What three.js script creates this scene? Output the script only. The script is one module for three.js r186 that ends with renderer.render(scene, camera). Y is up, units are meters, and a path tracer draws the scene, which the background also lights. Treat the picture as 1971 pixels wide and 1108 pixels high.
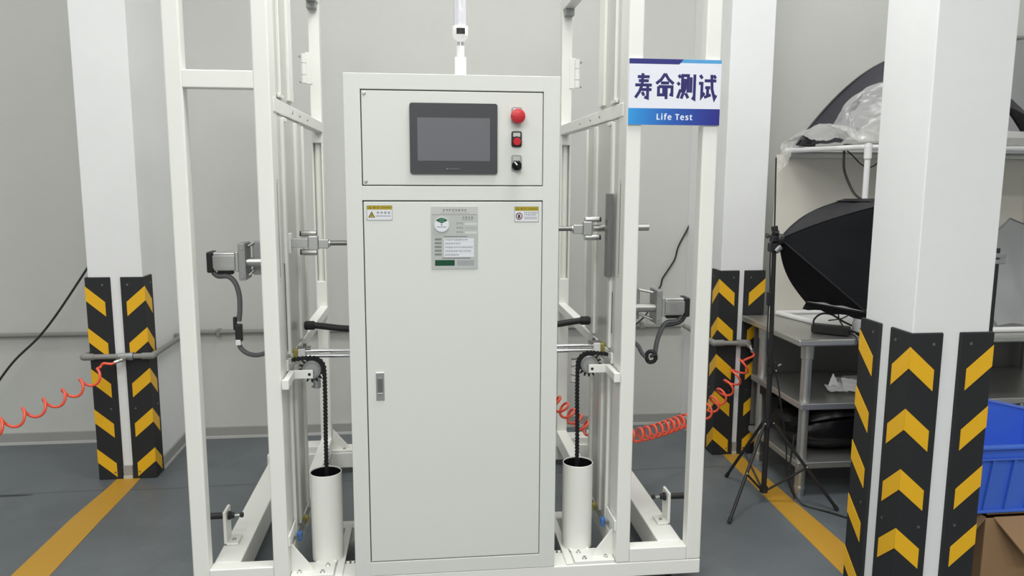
import * as THREE from 'three';
import { RoundedBoxGeometry } from 'three/addons/geometries/RoundedBoxGeometry.js';
import { mergeGeometries, mergeVertices, toCreasedNormals } from 'three/addons/utils/BufferGeometryUtils.js';
import { RectAreaLightUniformsLib } from 'three/addons/lights/RectAreaLightUniformsLib.js';
import { ImprovedNoise } from 'three/addons/math/ImprovedNoise.js';

// ---------------------------------------------------------------- camera, light, exposure
const scene = new THREE.Scene();
scene.background = new THREE.Color(0x000000);
const camera = new THREE.PerspectiveCamera(2 * Math.atan(554 / 1478) * 180 / Math.PI, 1971 / 1108, 0.05, 40);
camera.rotation.order = 'YXZ';
camera.position.set(0, 1.45, 0);
camera.rotation.set(-8.24 * Math.PI / 180, -6.52 * Math.PI / 180, 0.26 * Math.PI / 180);
scene.add(camera);
const renderer = new THREE.WebGLRenderer({ antialias: true });
renderer.toneMapping = THREE.LinearToneMapping;
renderer.toneMappingExposure = 0.87;
renderer.shadowMap.enabled = true;
RectAreaLightUniformsLib.init();
const CEIL = 3.8;
// ceiling fittings: [x, z, radiance]
const LIGHTS = [[-1.6, -1.2, 7.5], [0.65, -2.05, 27], [2.6, -1.6, 2], [-2.4, -2.9, 9.5], [0.1, -3.2, 3], [2.6, -3.2, 9.5], [-1.6, 0.6, 16], [0.1, 0.6, 16], [1.8, 0.6, 7], [-1.6, 2.4, 30], [0.1, 2.4, 30], [1.8, 2.4, 16]];
const LW = 1.2, LD = 0.6;

// ---------------------------------------------------------------- helpers
let seed = 7;
const rnd = () => { seed = (seed * 1664525 + 1013904223) >>> 0; return seed / 4294967296; };
const noise = new ImprovedNoise();
const V = (x, y, z) => new THREE.Vector3(x, y, z);
const names = new Map();
function numbered(n) { const k = names.get(n) ?? 0; names.set(n, k + 1); return k ? `${n}_${String(k).padStart(3, '0')}` : n; }
function clean(g) {
  if (g.index) g = g.toNonIndexed();
  for (const k of Object.keys(g.attributes)) if (!['position', 'normal', 'uv'].includes(k)) g.deleteAttribute(k);
  if (!g.attributes.normal) g.computeVertexNormals();
  if (!g.attributes.uv) g.setAttribute('uv', new THREE.BufferAttribute(new Float32Array(g.attributes.position.count * 2), 2));
  g.morphAttributes = {};
  g.clearGroups();
  return g;
}
function merged(geos) { geos = [].concat(geos).map(clean); return geos.length > 1 ? mergeGeometries(geos) : geos[0]; }
function shade(m) { m.castShadow = true; m.receiveShadow = true; return m; }
function obj(name, geos, mat, parent = scene) {
  const m = shade(new THREE.Mesh(merged(geos), mat));
  m.name = parent === scene ? numbered(name) : name;
  parent.add(m);
  return m;
}
function tag(o, label, category, group) { o.userData.label = label; o.userData.category = category; if (group) o.userData.group = group; return o; }
function thing(name, label, category, at = [0, 0, 0], group) {
  const o = new THREE.Group(); o.name = numbered(name); o.position.set(...at); scene.add(o);
  return tag(o, label, category, group);
}
// parts are written in world coordinates: local() moves their geometry under a thing that stands elsewhere
function put(name, geos, mat, t, label) {
  const g = merged(geos);
  let p = t, off = V(0, 0, 0);
  while (p && p !== scene) { off.add(p.position); p = p.parent; }
  g.translate(-off.x, -off.y, -off.z);
  const m = shade(new THREE.Mesh(g, mat)); m.name = name; t.add(m);
  if (label) m.userData.label = label;
  return m;
}
function struct(name, geos, mat) { const m = obj(name, geos, mat); m.userData.kind = 'structure'; return m; }
function bx(x0, x1, y0, y1, z0, z1, r = 0.0025, s = 2) {
  if (x0 > x1) [x0, x1] = [x1, x0]; if (y0 > y1) [y0, y1] = [y1, y0]; if (z0 > z1) [z0, z1] = [z1, z0];
  const w = x1 - x0, h = y1 - y0, d = z1 - z0, rr = Math.min(r, w * 0.49, h * 0.49, d * 0.49);
  const g = rr > 0 ? new RoundedBoxGeometry(w, h, d, s, rr) : new THREE.BoxGeometry(w, h, d);
  return g.translate((x0 + x1) / 2, (y0 + y1) / 2, (z0 + z1) / 2);
}
function cyl(a, b, r, seg = 20, r2 = r) {
  const d = b.clone().sub(a), g = new THREE.CylinderGeometry(r2, r, d.length(), seg);
  g.applyQuaternion(new THREE.Quaternion().setFromUnitVectors(V(0, 1, 0), d.clone().normalize()));
  const c = a.clone().add(b).multiplyScalar(0.5);
  return g.translate(c.x, c.y, c.z);
}
// lathe profile [r, along] pairs from a towards b
function turned(a, b, profile, seg = 24) {
  const d = b.clone().sub(a).normalize();
  const g = new THREE.LatheGeometry(profile.map(([r, t]) => new THREE.Vector2(Math.max(r, 1e-4), t)), seg);
  g.applyQuaternion(new THREE.Quaternion().setFromUnitVectors(V(0, 1, 0), d));
  return toCreasedNormals(g.translate(a.x, a.y, a.z), 0.6);
}
function tube(pts, r, n = 60, seg = 8, closed = false) {
  const c = new THREE.CatmullRomCurve3(pts.map((p) => p.isVector3 ? p : V(...p)), closed, 'centripetal');
  return new THREE.TubeGeometry(c, n, r, seg, closed);
}
function ball(p, r, s = 12) { return new THREE.SphereGeometry(r, s, s).translate(p.x, p.y, p.z); }
function prism(pts, depth, bevel = 0) { // outline in x, y; extruded towards +z
  const s = new THREE.Shape(pts.map((p) => new THREE.Vector2(p[0], p[1])));
  return new THREE.ExtrudeGeometry(s, { depth, bevelEnabled: bevel > 0, bevelThickness: bevel, bevelSize: bevel, bevelSegments: 1, steps: 1, curveSegments: 8 });
}
function rrect(w, h, r) {
  const s = new THREE.Shape(), x = -w / 2, y = -h / 2;
  s.moveTo(x + r, y); s.lineTo(x + w - r, y); s.quadraticCurveTo(x + w, y, x + w, y + r); s.lineTo(x + w, y + h - r); s.quadraticCurveTo(x + w, y + h, x + w - r, y + h);
  s.lineTo(x + r, y + h); s.quadraticCurveTo(x, y + h, x, y + h - r); s.lineTo(x, y + r); s.quadraticCurveTo(x, y, x + r, y);
  return s;
}
function plate(x0, x1, y0, y1, z, t, r = 0.004) { // flat rounded plate, front face at z
  return new THREE.ExtrudeGeometry(rrect(x1 - x0, y1 - y0, r), { depth: t, bevelEnabled: false, curveSegments: 5 }).translate((x0 + x1) / 2, (y0 + y1) / 2, z - t);
}
function sheet(nu, nv, f) { // f(u, v) -> Vector3
  const p = [], uv = [], idx = [];
  for (let j = 0; j <= nv; j++) for (let i = 0; i <= nu; i++) { const q = f(i / nu, j / nv); p.push(q.x, q.y, q.z); uv.push(i / nu, j / nv); }
  for (let j = 0; j < nv; j++) for (let i = 0; i < nu; i++) { const a = j * (nu + 1) + i, b = a + 1, c = a + nu + 1, d = c + 1; idx.push(a, b, d, a, d, c); }
  const g = new THREE.BufferGeometry();
  g.setAttribute('position', new THREE.Float32BufferAttribute(p, 3)); g.setAttribute('uv', new THREE.Float32BufferAttribute(uv, 2)); g.setIndex(idx); g.computeVertexNormals();
  return g;
}
const fold = (x, y, z, k) => { let s = 0, a = 1; for (let i = 0; i < 4; i++) { s += a * (1 - 2 * Math.abs(noise.noise(x * k, y * k, z * k + i * 7.3))); k *= 2; a *= 0.5; } return s; };
function canvasTex(w, h, draw, srgb = true) {
  const c = document.createElement('canvas'); c.width = w; c.height = h;
  draw(c.getContext('2d'), w, h);
  const t = new THREE.CanvasTexture(c); if (srgb) t.colorSpace = THREE.SRGBColorSpace; t.anisotropy = 8;
  return t;
}
function noiseTex(n, f) { // grey map from f(x, y) in 0..1, tiled
  const d = new Uint8Array(n * n * 4);
  for (let y = 0; y < n; y++) for (let x = 0; x < n; x++) { const v = f(x / n, y / n), i = (y * n + x) * 4; for (let c = 0; c < 3; c++) d[i + c] = Math.max(0, Math.min(255, Array.isArray(v) ? v[c] * 255 : v * 255)); d[i + 3] = 255; }
  const t = new THREE.DataTexture(d, n, n); t.wrapS = t.wrapT = THREE.RepeatWrapping; t.magFilter = THREE.LinearFilter; t.minFilter = THREE.LinearMipmapLinearFilter; t.generateMipmaps = true; t.needsUpdate = true;
  return t;
}
function worldUV(g, scale, axes) { // planar uv in metres
  const p = g.attributes.position, uv = g.attributes.uv, nn = g.attributes.normal;
  for (let i = 0; i < p.count; i++) {
    const ax = Math.abs(nn.getX(i)), ay = Math.abs(nn.getY(i)), az = Math.abs(nn.getZ(i));
    if (axes === 'xz' || (!axes && ay > ax && ay > az)) uv.setXY(i, p.getX(i) * scale, p.getZ(i) * scale);
    else if (ax > az) uv.setXY(i, p.getZ(i) * scale, p.getY(i) * scale); else uv.setXY(i, p.getX(i) * scale, p.getY(i) * scale);
  }
  return g;
}

// ---------------------------------------------------------------- materials
const std = (color, roughness, metalness = 0, more = {}) => new THREE.MeshStandardMaterial({ color, roughness, metalness, ...more });
const lin = (r, g, b) => new THREE.Color().setRGB(r, g, b);
const per = (n, k) => { const m = (x) => ((x % 1) + 1) % 1; return (x, y) => { x = m(x) * k; y = m(y) * k; const s = (a, b) => noise.noise(a, b, n * 3.7); const u = x / k, v = y / k; return s(x, y) * (1 - u) * (1 - v) + s(x - k, y) * u * (1 - v) + s(x, y - k) * (1 - u) * v + s(x - k, y - k) * u * v; }; };
const nA = per(1, 5), nB = per(2, 17), nC = per(3, 60);
const wallMap = noiseTex(256, (x, y) => { const v = 0.955 + 0.03 * nA(x, y) + 0.02 * nB(x, y) + 0.015 * nC(x, y); return [v, v, v]; });
const orange = noiseTex(256, (x, y) => 0.5 + 0.4 * nC(x, y) + 0.2 * nB(x, y));
const M = {
  wall: std(lin(0.61, 0.615, 0.588), 0.75, 0, { map: wallMap, bumpMap: orange, bumpScale: 0.0006 }),
  pillar: std(lin(0.87, 0.88, 0.885), 0.55, 0, { map: wallMap, bumpMap: orange, bumpScale: 0.0004 }),
  ceiling: std(lin(0.84, 0.84, 0.83), 0.9),
  baseboard: std(lin(0.35, 0.35, 0.335), 0.5),
  baseboardCap: std(lin(0.55, 0.55, 0.53), 0.5),
  white: std(lin(0.845, 0.85, 0.805), 0.34),
  cabinet: std(lin(0.715, 0.73, 0.695), 0.4),
  panel: std(lin(0.62, 0.625, 0.59), 0.28, 0.25),
  seam: std(lin(0.12, 0.12, 0.115), 0.6),
  steel: std(lin(0.52, 0.52, 0.50), 0.32, 1),
  brushed: std(lin(0.55, 0.55, 0.53), 0.38, 0.85),
  darkSteel: std(lin(0.26, 0.26, 0.255), 0.4, 0.9),
  chrome: std(lin(0.72, 0.72, 0.72), 0.14, 1),
  alu: std(lin(0.62, 0.62, 0.62), 0.3, 0.9),
  greyMetal: std(lin(0.36, 0.37, 0.37), 0.45, 0.5),
  black: std(lin(0.016, 0.016, 0.017), 0.5),
  blackGloss: new THREE.MeshPhysicalMaterial({ color: lin(0.006, 0.006, 0.007), roughness: 0.28, specularIntensity: 0.45 }),
  rubber: std(lin(0.015, 0.016, 0.018), 0.66),
  cable: std(lin(0.02, 0.02, 0.02), 0.55),
  greyCable: std(lin(0.11, 0.115, 0.12), 0.55),
  chain: std(lin(0.022, 0.022, 0.023), 0.4, 0.5),
  whitePlastic: std(lin(0.84, 0.84, 0.85), 0.35),
  red: std(lin(0.55, 0.025, 0.035), 0.35),
  redLens: std(lin(0.6, 0.012, 0.03), 0.25),
  brass: std(lin(0.45, 0.40, 0.12), 0.4, 0.6),
  blueKnob: std(lin(0.06, 0.19, 0.55), 0.35),
  hose: new THREE.MeshPhysicalMaterial({ color: lin(0.95, 0.12, 0.06), roughness: 0.3, clearcoat: 0.4 }),
  pipe: std(lin(0.25, 0.25, 0.235), 0.55),
  floorYellow: std(lin(0.54, 0.295, 0.033), 0.5),
  fabric: new THREE.MeshPhysicalMaterial({ color: lin(0.0085, 0.009, 0.0115), roughness: 0.8, specularIntensity: 0.35 }),
  fabricPaintedSheen: new THREE.MeshPhysicalMaterial({ color: lin(0.02, 0.02, 0.023), roughness: 0.6, specularIntensity: 0.6 }),  // lighter copy of fabric, sheen of the softbox top painted into the colour
  crate: std(lin(0.066, 0.175, 0.72), 0.42),
  card: std(lin(0.36, 0.22, 0.115), 0.85),
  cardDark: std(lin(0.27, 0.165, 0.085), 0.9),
  board: std(lin(0.72, 0.69, 0.62), 0.8),
  paper: std(lin(0.8, 0.8, 0.8), 0.8),
};
M.floor = std(0xffffff, 0.42, 0);
M.floor.map = canvasTex(2048, 2048, (c, w, h) => { // 10.24 x 10.24 m, 5 mm a pixel; x -5.12..5.12, z -4.6..5.64
  c.fillStyle = 'rgb(101,107,111)'; c.fillRect(0, 0, w, h);
  for (let i = 0; i < 5200; i++) { const x = rnd() * w, y = rnd() * h, r = 8 + rnd() * 70, v = rnd() < 0.5 ? 0 : 255; c.fillStyle = `rgba(${v},${v},${v},${0.008 + 0.01 * rnd()})`; c.beginPath(); c.ellipse(x, y, r, r * (0.3 + rnd() * 0.5), rnd() * 3, 0, 7); c.fill(); }
  for (let i = 0; i < 9000; i++) { c.fillStyle = `rgba(${rnd() < 0.6 ? '200,200,200' : '30,30,30'},${0.1 + 0.2 * rnd()})`; c.fillRect(rnd() * w, rnd() * h, 1, 1); }
  const px = (x) => (x + 5.12) * 200, pz = (z) => (z + 4.6) * 200;
  c.strokeStyle = 'rgba(40,44,48,0.75)'; c.lineWidth = 1.1; // construction joint in the concrete
  c.beginPath(); c.moveTo(0, pz(-3.57)); for (let x = -5; x <= 5; x += 0.1) c.lineTo(px(x), pz(-3.585 + 0.006 * Math.sin(x * 9))); c.stroke();
  c.fillStyle = 'rgba(28,30,32,0.8)'; c.beginPath(); c.ellipse(px(-1.89), pz(-3.567), 20, 2, 0, 0, 7); c.fill();
  for (let i = 0; i < 26; i++) { c.strokeStyle = `rgba(${rnd() < 0.5 ? '40,42,45' : '140,145,150'},0.25)`; c.lineWidth = 0.8; const x = rnd() * w, y = rnd() * h * 0.5; c.beginPath(); c.moveTo(x, y); c.lineTo(x + (rnd() - 0.5) * 90, y + (rnd() - 0.5) * 40); c.stroke(); }
});
M.yellow = std(0xffffff, 0.4);
M.yellow.map = canvasTex(256, 256, (c, w, h) => { // reflective sheet: fine diamond cells
  c.fillStyle = 'rgb(240,182,20)'; c.fillRect(0, 0, w, h);
  for (let j = 0; j < 16; j++) for (let i = 0; i < 16; i++) { const x = (i + (j % 2) / 2) * 16, y = j * 16 + 8; c.fillStyle = 'rgba(250,206,70,0.8)'; c.beginPath(); c.arc(x, y, 4.2, 0, 7); c.fill(); c.fillStyle = 'rgba(180,120,10,0.35)'; c.beginPath(); c.arc(x + 8, y, 3, 0, 7); c.fill(); }
});
M.yellow.map.wrapS = M.yellow.map.wrapT = THREE.RepeatWrapping;
M.plastic = new THREE.MeshPhysicalMaterial({ color: lin(0.88, 0.88, 0.87), roughness: 0.22, transmission: 0.72, thickness: 0, ior: 1.35, side: THREE.DoubleSide });
M.greySheet = new THREE.MeshPhysicalMaterial({ color: lin(0.42, 0.43, 0.44), roughness: 0.35, transmission: 0.3, thickness: 0, ior: 1.35, side: THREE.DoubleSide });
M.lens = new THREE.MeshPhysicalMaterial({ color: lin(0.95, 0.95, 0.98), roughness: 0.06, transmission: 0.9, thickness: 0, ior: 1.45, side: THREE.DoubleSide });

// ---------------------------------------------------------------- room
const XL = -4.6, XR = 4.6, ZB = -4.28, ZF = 4.0;
struct('floor', worldUV(bx(XL - 0.2, XR + 0.2, -0.15, 0, ZB - 0.2, ZF + 0.2, 0), 1, 'xz'), M.floor);
{ const uv = scene.getObjectByName('floor').geometry.attributes.uv; for (let i = 0; i < uv.count; i++) uv.setXY(i, (uv.getX(i) + 5.12) / 10.24, 1 - (uv.getY(i) + 4.6) / 10.24); }
struct('ceiling', bx(XL - 0.2, XR + 0.2, CEIL, CEIL + 0.15, ZB - 0.2, ZF + 0.2, 0), M.ceiling);
struct('wall_back', worldUV(bx(XL - 0.2, XR + 0.2, 0, CEIL, ZB - 0.2, ZB, 0), 0.4), M.wall);
struct('wall_left', worldUV(bx(XL - 0.2, XL, 0, CEIL, ZB, ZF, 0), 0.4), M.wall);
struct('wall_right', worldUV(bx(XR, XR + 0.2, 0, CEIL, ZB, ZF, 0), 0.4), M.wall);
struct('wall_front', worldUV(bx(XL - 0.2, XR + 0.2, 0, CEIL, ZF, ZF + 0.2, 0), 0.4), M.wall);
// pillars: [x0, x1, z0 (back), z1 (front)]
const PL = [-1.555, -1.312, ZB, -3.73], PM = [1.505, 1.73, ZB, -3.755], PN = [1.489, 1.745, -2.42, -2.165];
for (const p of [PL, PM, PN]) struct('pillar', worldUV(bx(p[0], p[1], 0, CEIL, p[2], p[3], 0.004), 0.4), M.pillar);
// baseboards
const bb = (name, x0, x1, z0, z1, cap) => { const b = struct(name, bx(x0, x1, 0, 0.066, z0, z1, 0.002), M.baseboard); put('trim_cap', bx(cap[0], cap[1], 0, 0.017, cap[2], cap[3], 0.002), M.baseboardCap, b); };
bb('baseboard_back', PL[1] + 0.012, PM[0] - 0.012, ZB, ZB + 0.012, [PL[1] + 0.013, PM[0] - 0.013, ZB + 0.012, ZB + 0.016]);
bb('baseboard_back_left', XL, PL[0] - 0.012, ZB, ZB + 0.012, [XL, PL[0] - 0.013, ZB + 0.012, ZB + 0.016]);
bb('baseboard_back_right', PM[1] + 0.012, XR, ZB, ZB + 0.012, [PM[1] + 0.013, XR, ZB + 0.012, ZB + 0.016]);
bb('baseboard_left_pillar_side', PL[1], PL[1] + 0.012, ZB, PL[3] - 0.1, [PL[1] + 0.012, PL[1] + 0.016, ZB + 0.02, PL[3] - 0.1]);
bb('baseboard_left_pillar_front', PL[0] + 0.1, PL[1] - 0.1, PL[3], PL[3] + 0.008, [PL[0] + 0.1, PL[1] - 0.1, PL[3] + 0.008, PL[3] + 0.011]);
bb('baseboard_middle_pillar_side', PM[0] - 0.012, PM[0], ZB, PM[3] - 0.1, [PM[0] - 0.016, PM[0] - 0.012, ZB + 0.02, PM[3] - 0.1]);
bb('baseboard_middle_pillar_front', PM[0] + 0.1, PM[1] - 0.1, PM[3], PM[3] + 0.008, [PM[0] + 0.1, PM[1] - 0.1, PM[3] + 0.008, PM[3] + 0.011]);

// ceiling lights
LIGHTS.forEach(([x, z, L], i) => {
  const where = ['in front of the test machine, to its left', 'in front of the test machine, at its middle', 'in front of the nearest pillar, right', 'above the left pillar', 'above the rear of the test machine', 'above the steel work table', 'over the open floor, first row, left', 'over the open floor, first row, middle', 'over the open floor, first row, right', 'over the open floor, rear row, left', 'over the open floor, rear row, middle', 'over the open floor, rear row, right'][i];
  const t = thing('ceiling_light', 'white flat ceiling light panel ' + where, 'ceiling light', [x, CEIL, z], 'ceiling light panels');
  const w = LW / 2, d = LD / 2;
  put('frame', [bx(x - w - 0.03, x + w + 0.03, CEIL - 0.03, CEIL, z - d - 0.03, z - d), bx(x - w - 0.03, x + w + 0.03, CEIL - 0.03, CEIL, z + d, z + d + 0.03), bx(x - w - 0.03, x - w, CEIL - 0.03, CEIL, z - d, z + d), bx(x + w, x + w + 0.03, CEIL - 0.03, CEIL, z - d, z + d)], M.whitePlastic, t);
  put('diffuser', bx(x - w, x + w, CEIL - 0.02, CEIL - 0.005, z - d, z + d, 0), std(0xffffff, 0.6, 0, { emissive: 0xffffff, emissiveIntensity: 1.2 }), t);
  const a = new THREE.RectAreaLight(new THREE.Color(1, 0.995, 0.97), L, LW, LD);
  a.position.set(x, CEIL - 0.024, z); a.lookAt(x, 0, z); scene.add(a);
});

// yellow floor lines
const strip = (pts, y = 0.0015) => { const s = new THREE.Shape(pts.map((p) => new THREE.Vector2(p[0], -p[1]))); return new THREE.ExtrudeGeometry(s, { depth: y, bevelEnabled: false }).rotateX(-Math.PI / 2); };
tag(obj('floor_line', strip([[-1.487, -3.72], [-1.378, -3.72], [-1.375, -3.6], [-1.379, -3.25], [-1.376, -2.8], [-1.36, -2.2], [-1.33, -0.6], [-1.44, -0.6], [-1.48, -2.2], [-1.515, -2.8], [-1.51, -3.3], [-1.487, -3.62]]), M.floorYellow), 'yellow painted floor line running forward from the left pillar', 'floor line');
tag(obj('floor_line', strip([[1.555, -3.745], [1.645, -3.745], [1.66, -2.42], [1.66, -2.43], [1.52, -2.43]]), M.floorYellow), 'yellow painted floor line running from the middle pillar to the nearest pillar', 'floor line');

// ---------------------------------------------------------------- corner guards
// corner (cx, cz); ax, az: directions (+1/-1) in which the two leaves run from the corner
function guard(cx, cz, ax, az, label) {
  const H = 0.98, W = 0.096, T = 0.01, t = thing('corner_guard', label, 'corner guard', [cx, 0, cz], 'rubber corner guards on the pillars');
  const ox = -ax * T, oz = -az * T; // outside of the corner
  const s = new THREE.Shape([[ox, oz], [ax * W, oz], [ax * (W + 0.004), 0], [0, 0], [0, az * (W + 0.004)], [ox, az * W]].map((p) => new THREE.Vector2(p[0], -p[1])));
  const body = new THREE.ExtrudeGeometry(s, { depth: H - 0.006, bevelEnabled: true, bevelThickness: 0.003, bevelSize: 0.0015, bevelOffset: -0.0015, bevelSegments: 1 }).rotateX(-Math.PI / 2).translate(0, 0.003, 0);
  const m = shade(new THREE.Mesh(clean(body), M.rubber)); m.name = 'rubber_body'; t.add(m);
  const e = 0.0012, w = 0.074, drop = 0.074, th = 0.068;
  for (let k = 0; k < 5; k++) {
    const y = H - 0.042 - k * 0.196;
    const gs = [];
    // leaf along x (faces -az*... outward = oz side)
    const leaf = (alongX) => {
      const n = 6, pos = [], uv = [], idx = [];
      for (let i = 0; i <= n; i++) for (const lo of [0, 1]) for (const out of [0, 1]) {
        const d = (i / n) * (w + T + e) - T - e, yy = y - ((d + T) / (w + T)) * drop - lo * th;
        const off = T + 0.0002 + (out ? e : -0.001);
        const q = alongX ? [ax * d, yy, -az * off] : [-ax * off, yy, az * d];
        pos.push(...q); uv.push(d * 11, yy * 11);
      }
      const at = (i, lo, out) => i * 4 + lo * 2 + out;
      for (let i = 0; i < n; i++) {
        idx.push(at(i, 0, 1), at(i, 1, 1), at(i + 1, 1, 1), at(i, 0, 1), at(i + 1, 1, 1), at(i + 1, 0, 1));
        idx.push(at(i, 0, 0), at(i, 0, 1), at(i + 1, 0, 1), at(i, 0, 0), at(i + 1, 0, 1), at(i + 1, 0, 0));
        idx.push(at(i, 1, 1), at(i, 1, 0), at(i + 1, 1, 0), at(i, 1, 1), at(i + 1, 1, 0), at(i + 1, 1, 1));
      }
      idx.push(at(n, 0, 1), at(n, 1, 1), at(n, 1, 0), at(n, 0, 1), at(n, 1, 0), at(n, 0, 0));
      const flip = (alongX ? ax * -az : -ax * az * -1) ;
      const g = new THREE.BufferGeometry(); g.setAttribute('position', new THREE.Float32BufferAttribute(pos, 3)); g.setAttribute('uv', new THREE.Float32BufferAttribute(uv, 2));
      g.setIndex(flip > 0 ? idx : idx.map((_, j) => idx[j - (j % 3) + [0, 2, 1][j % 3]]));
      return toCreasedNormals(g, 0.5);
    };
    gs.push(leaf(true), leaf(false));
    const c = shade(new THREE.Mesh(merged(gs), M.yellow)); c.name = 'chevron_stripe'; t.add(c);
  }
  const sc = [];
  for (const y of [H - 0.035, 0.35, 0.035]) { sc.push(cyl(V(ax * 0.066, y, -az * (T - 0.001)), V(ax * 0.066, y, -az * (T + 0.0015)), 0.005, 10)); sc.push(cyl(V(-ax * (T - 0.001), y, az * 0.066), V(-ax * (T + 0.0015), y, az * 0.066), 0.005, 10)); }
  for (const g of sc) { const s1 = shade(new THREE.Mesh(clean(g), M.darkSteel)); s1.name = 'screw'; t.add(s1); }
}
guard(PL[0], PL[3], 1, -1, 'black and yellow corner guard on the left edge of the left pillar');
guard(PL[1], PL[3], -1, -1, 'black and yellow corner guard on the right edge of the left pillar');
guard(PM[0], PM[3], 1, -1, 'black and yellow corner guard on the left edge of the middle pillar');
guard(PM[1], PM[3], -1, -1, 'black and yellow corner guard on the right edge of the middle pillar');
guard(PN[0], PN[2], 1, 1, 'black and yellow corner guard on the far left edge of the nearest pillar');
guard(PN[0], PN[3], 1, -1, 'black and yellow corner guard with full chevrons on the front corner of the nearest pillar');
guard(PN[1], PN[3], -1, -1, 'black and yellow corner guard on the right edge of the nearest pillar');

// ---------------------------------------------------------------- test machine
const CX = 0.095, FZ = -2.475, Ym = (s, d) => CX + s * d; // Ym: mirrored x at distance d from the cabinet's middle
{ // base
  const t = thing('machine_base', 'long white steel base frame under the test machine', 'machine base', [CX, 0, -3.1]);
  const x0 = Ym(-1, 0.867), x1 = Ym(1, 0.867);
  put('front_beam', bx(x0, x1, 0.054, 0.107, FZ - 0.1, FZ, 0.004), M.white, t);
  put('rear_beam', bx(x0, x1, 0.03, 0.107, -3.78, -3.68, 0.004), M.white, t);
  put('middle_beam', bx(Ym(-1, 0.5), Ym(1, 0.5), 0.04, 0.1, -2.93, -2.87, 0.003), M.white, t);
  for (const s of [-1, 1]) {
    put('outer_rail', bx(Ym(s, 0.725), Ym(s, 0.813), 0.06, 0.158, -3.76, FZ - 0.05, 0.005), M.white, t);
    put('inner_rail', bx(Ym(s, 0.557), Ym(s, 0.609), 0.107, 0.18, -3.75, FZ - 0.101, 0.004), M.white, t);
    put('floor_strip', bx(Ym(s, 0.385), Ym(s, 0.41), 0.1075, 0.114, -2.87, FZ - 0.005, 0.002), M.white, t);
    put('perforated_strip', bx(Ym(s, 0.345), Ym(s, 0.56), 0.1, 0.1095, FZ - 0.112, FZ - 0.1005, 0.001), M.white, t);
    const holes = []; for (let k = 0; k < 12; k++) holes.push(cyl(V(Ym(s, 0.35 + k * 0.017), 0.105, FZ - 0.1003), V(Ym(s, 0.35 + k * 0.017), 0.1102, FZ - 0.1063), 0.0042, 8));
    put('strip_hole', holes, M.seam, t);
    for (const z of [FZ - 0.05, -3.73]) {
      const f = put('levelling_foot', [turned(V(Ym(s, 0.77), 0, z), V(Ym(s, 0.77), 1, z), [[0, 0], [0.032, 0], [0.032, 0.008], [0.014, 0.018], [0.009, 0.02], [0.009, 0.056], [0, 0.056]])], M.black, t);
    }
  }
}
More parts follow.
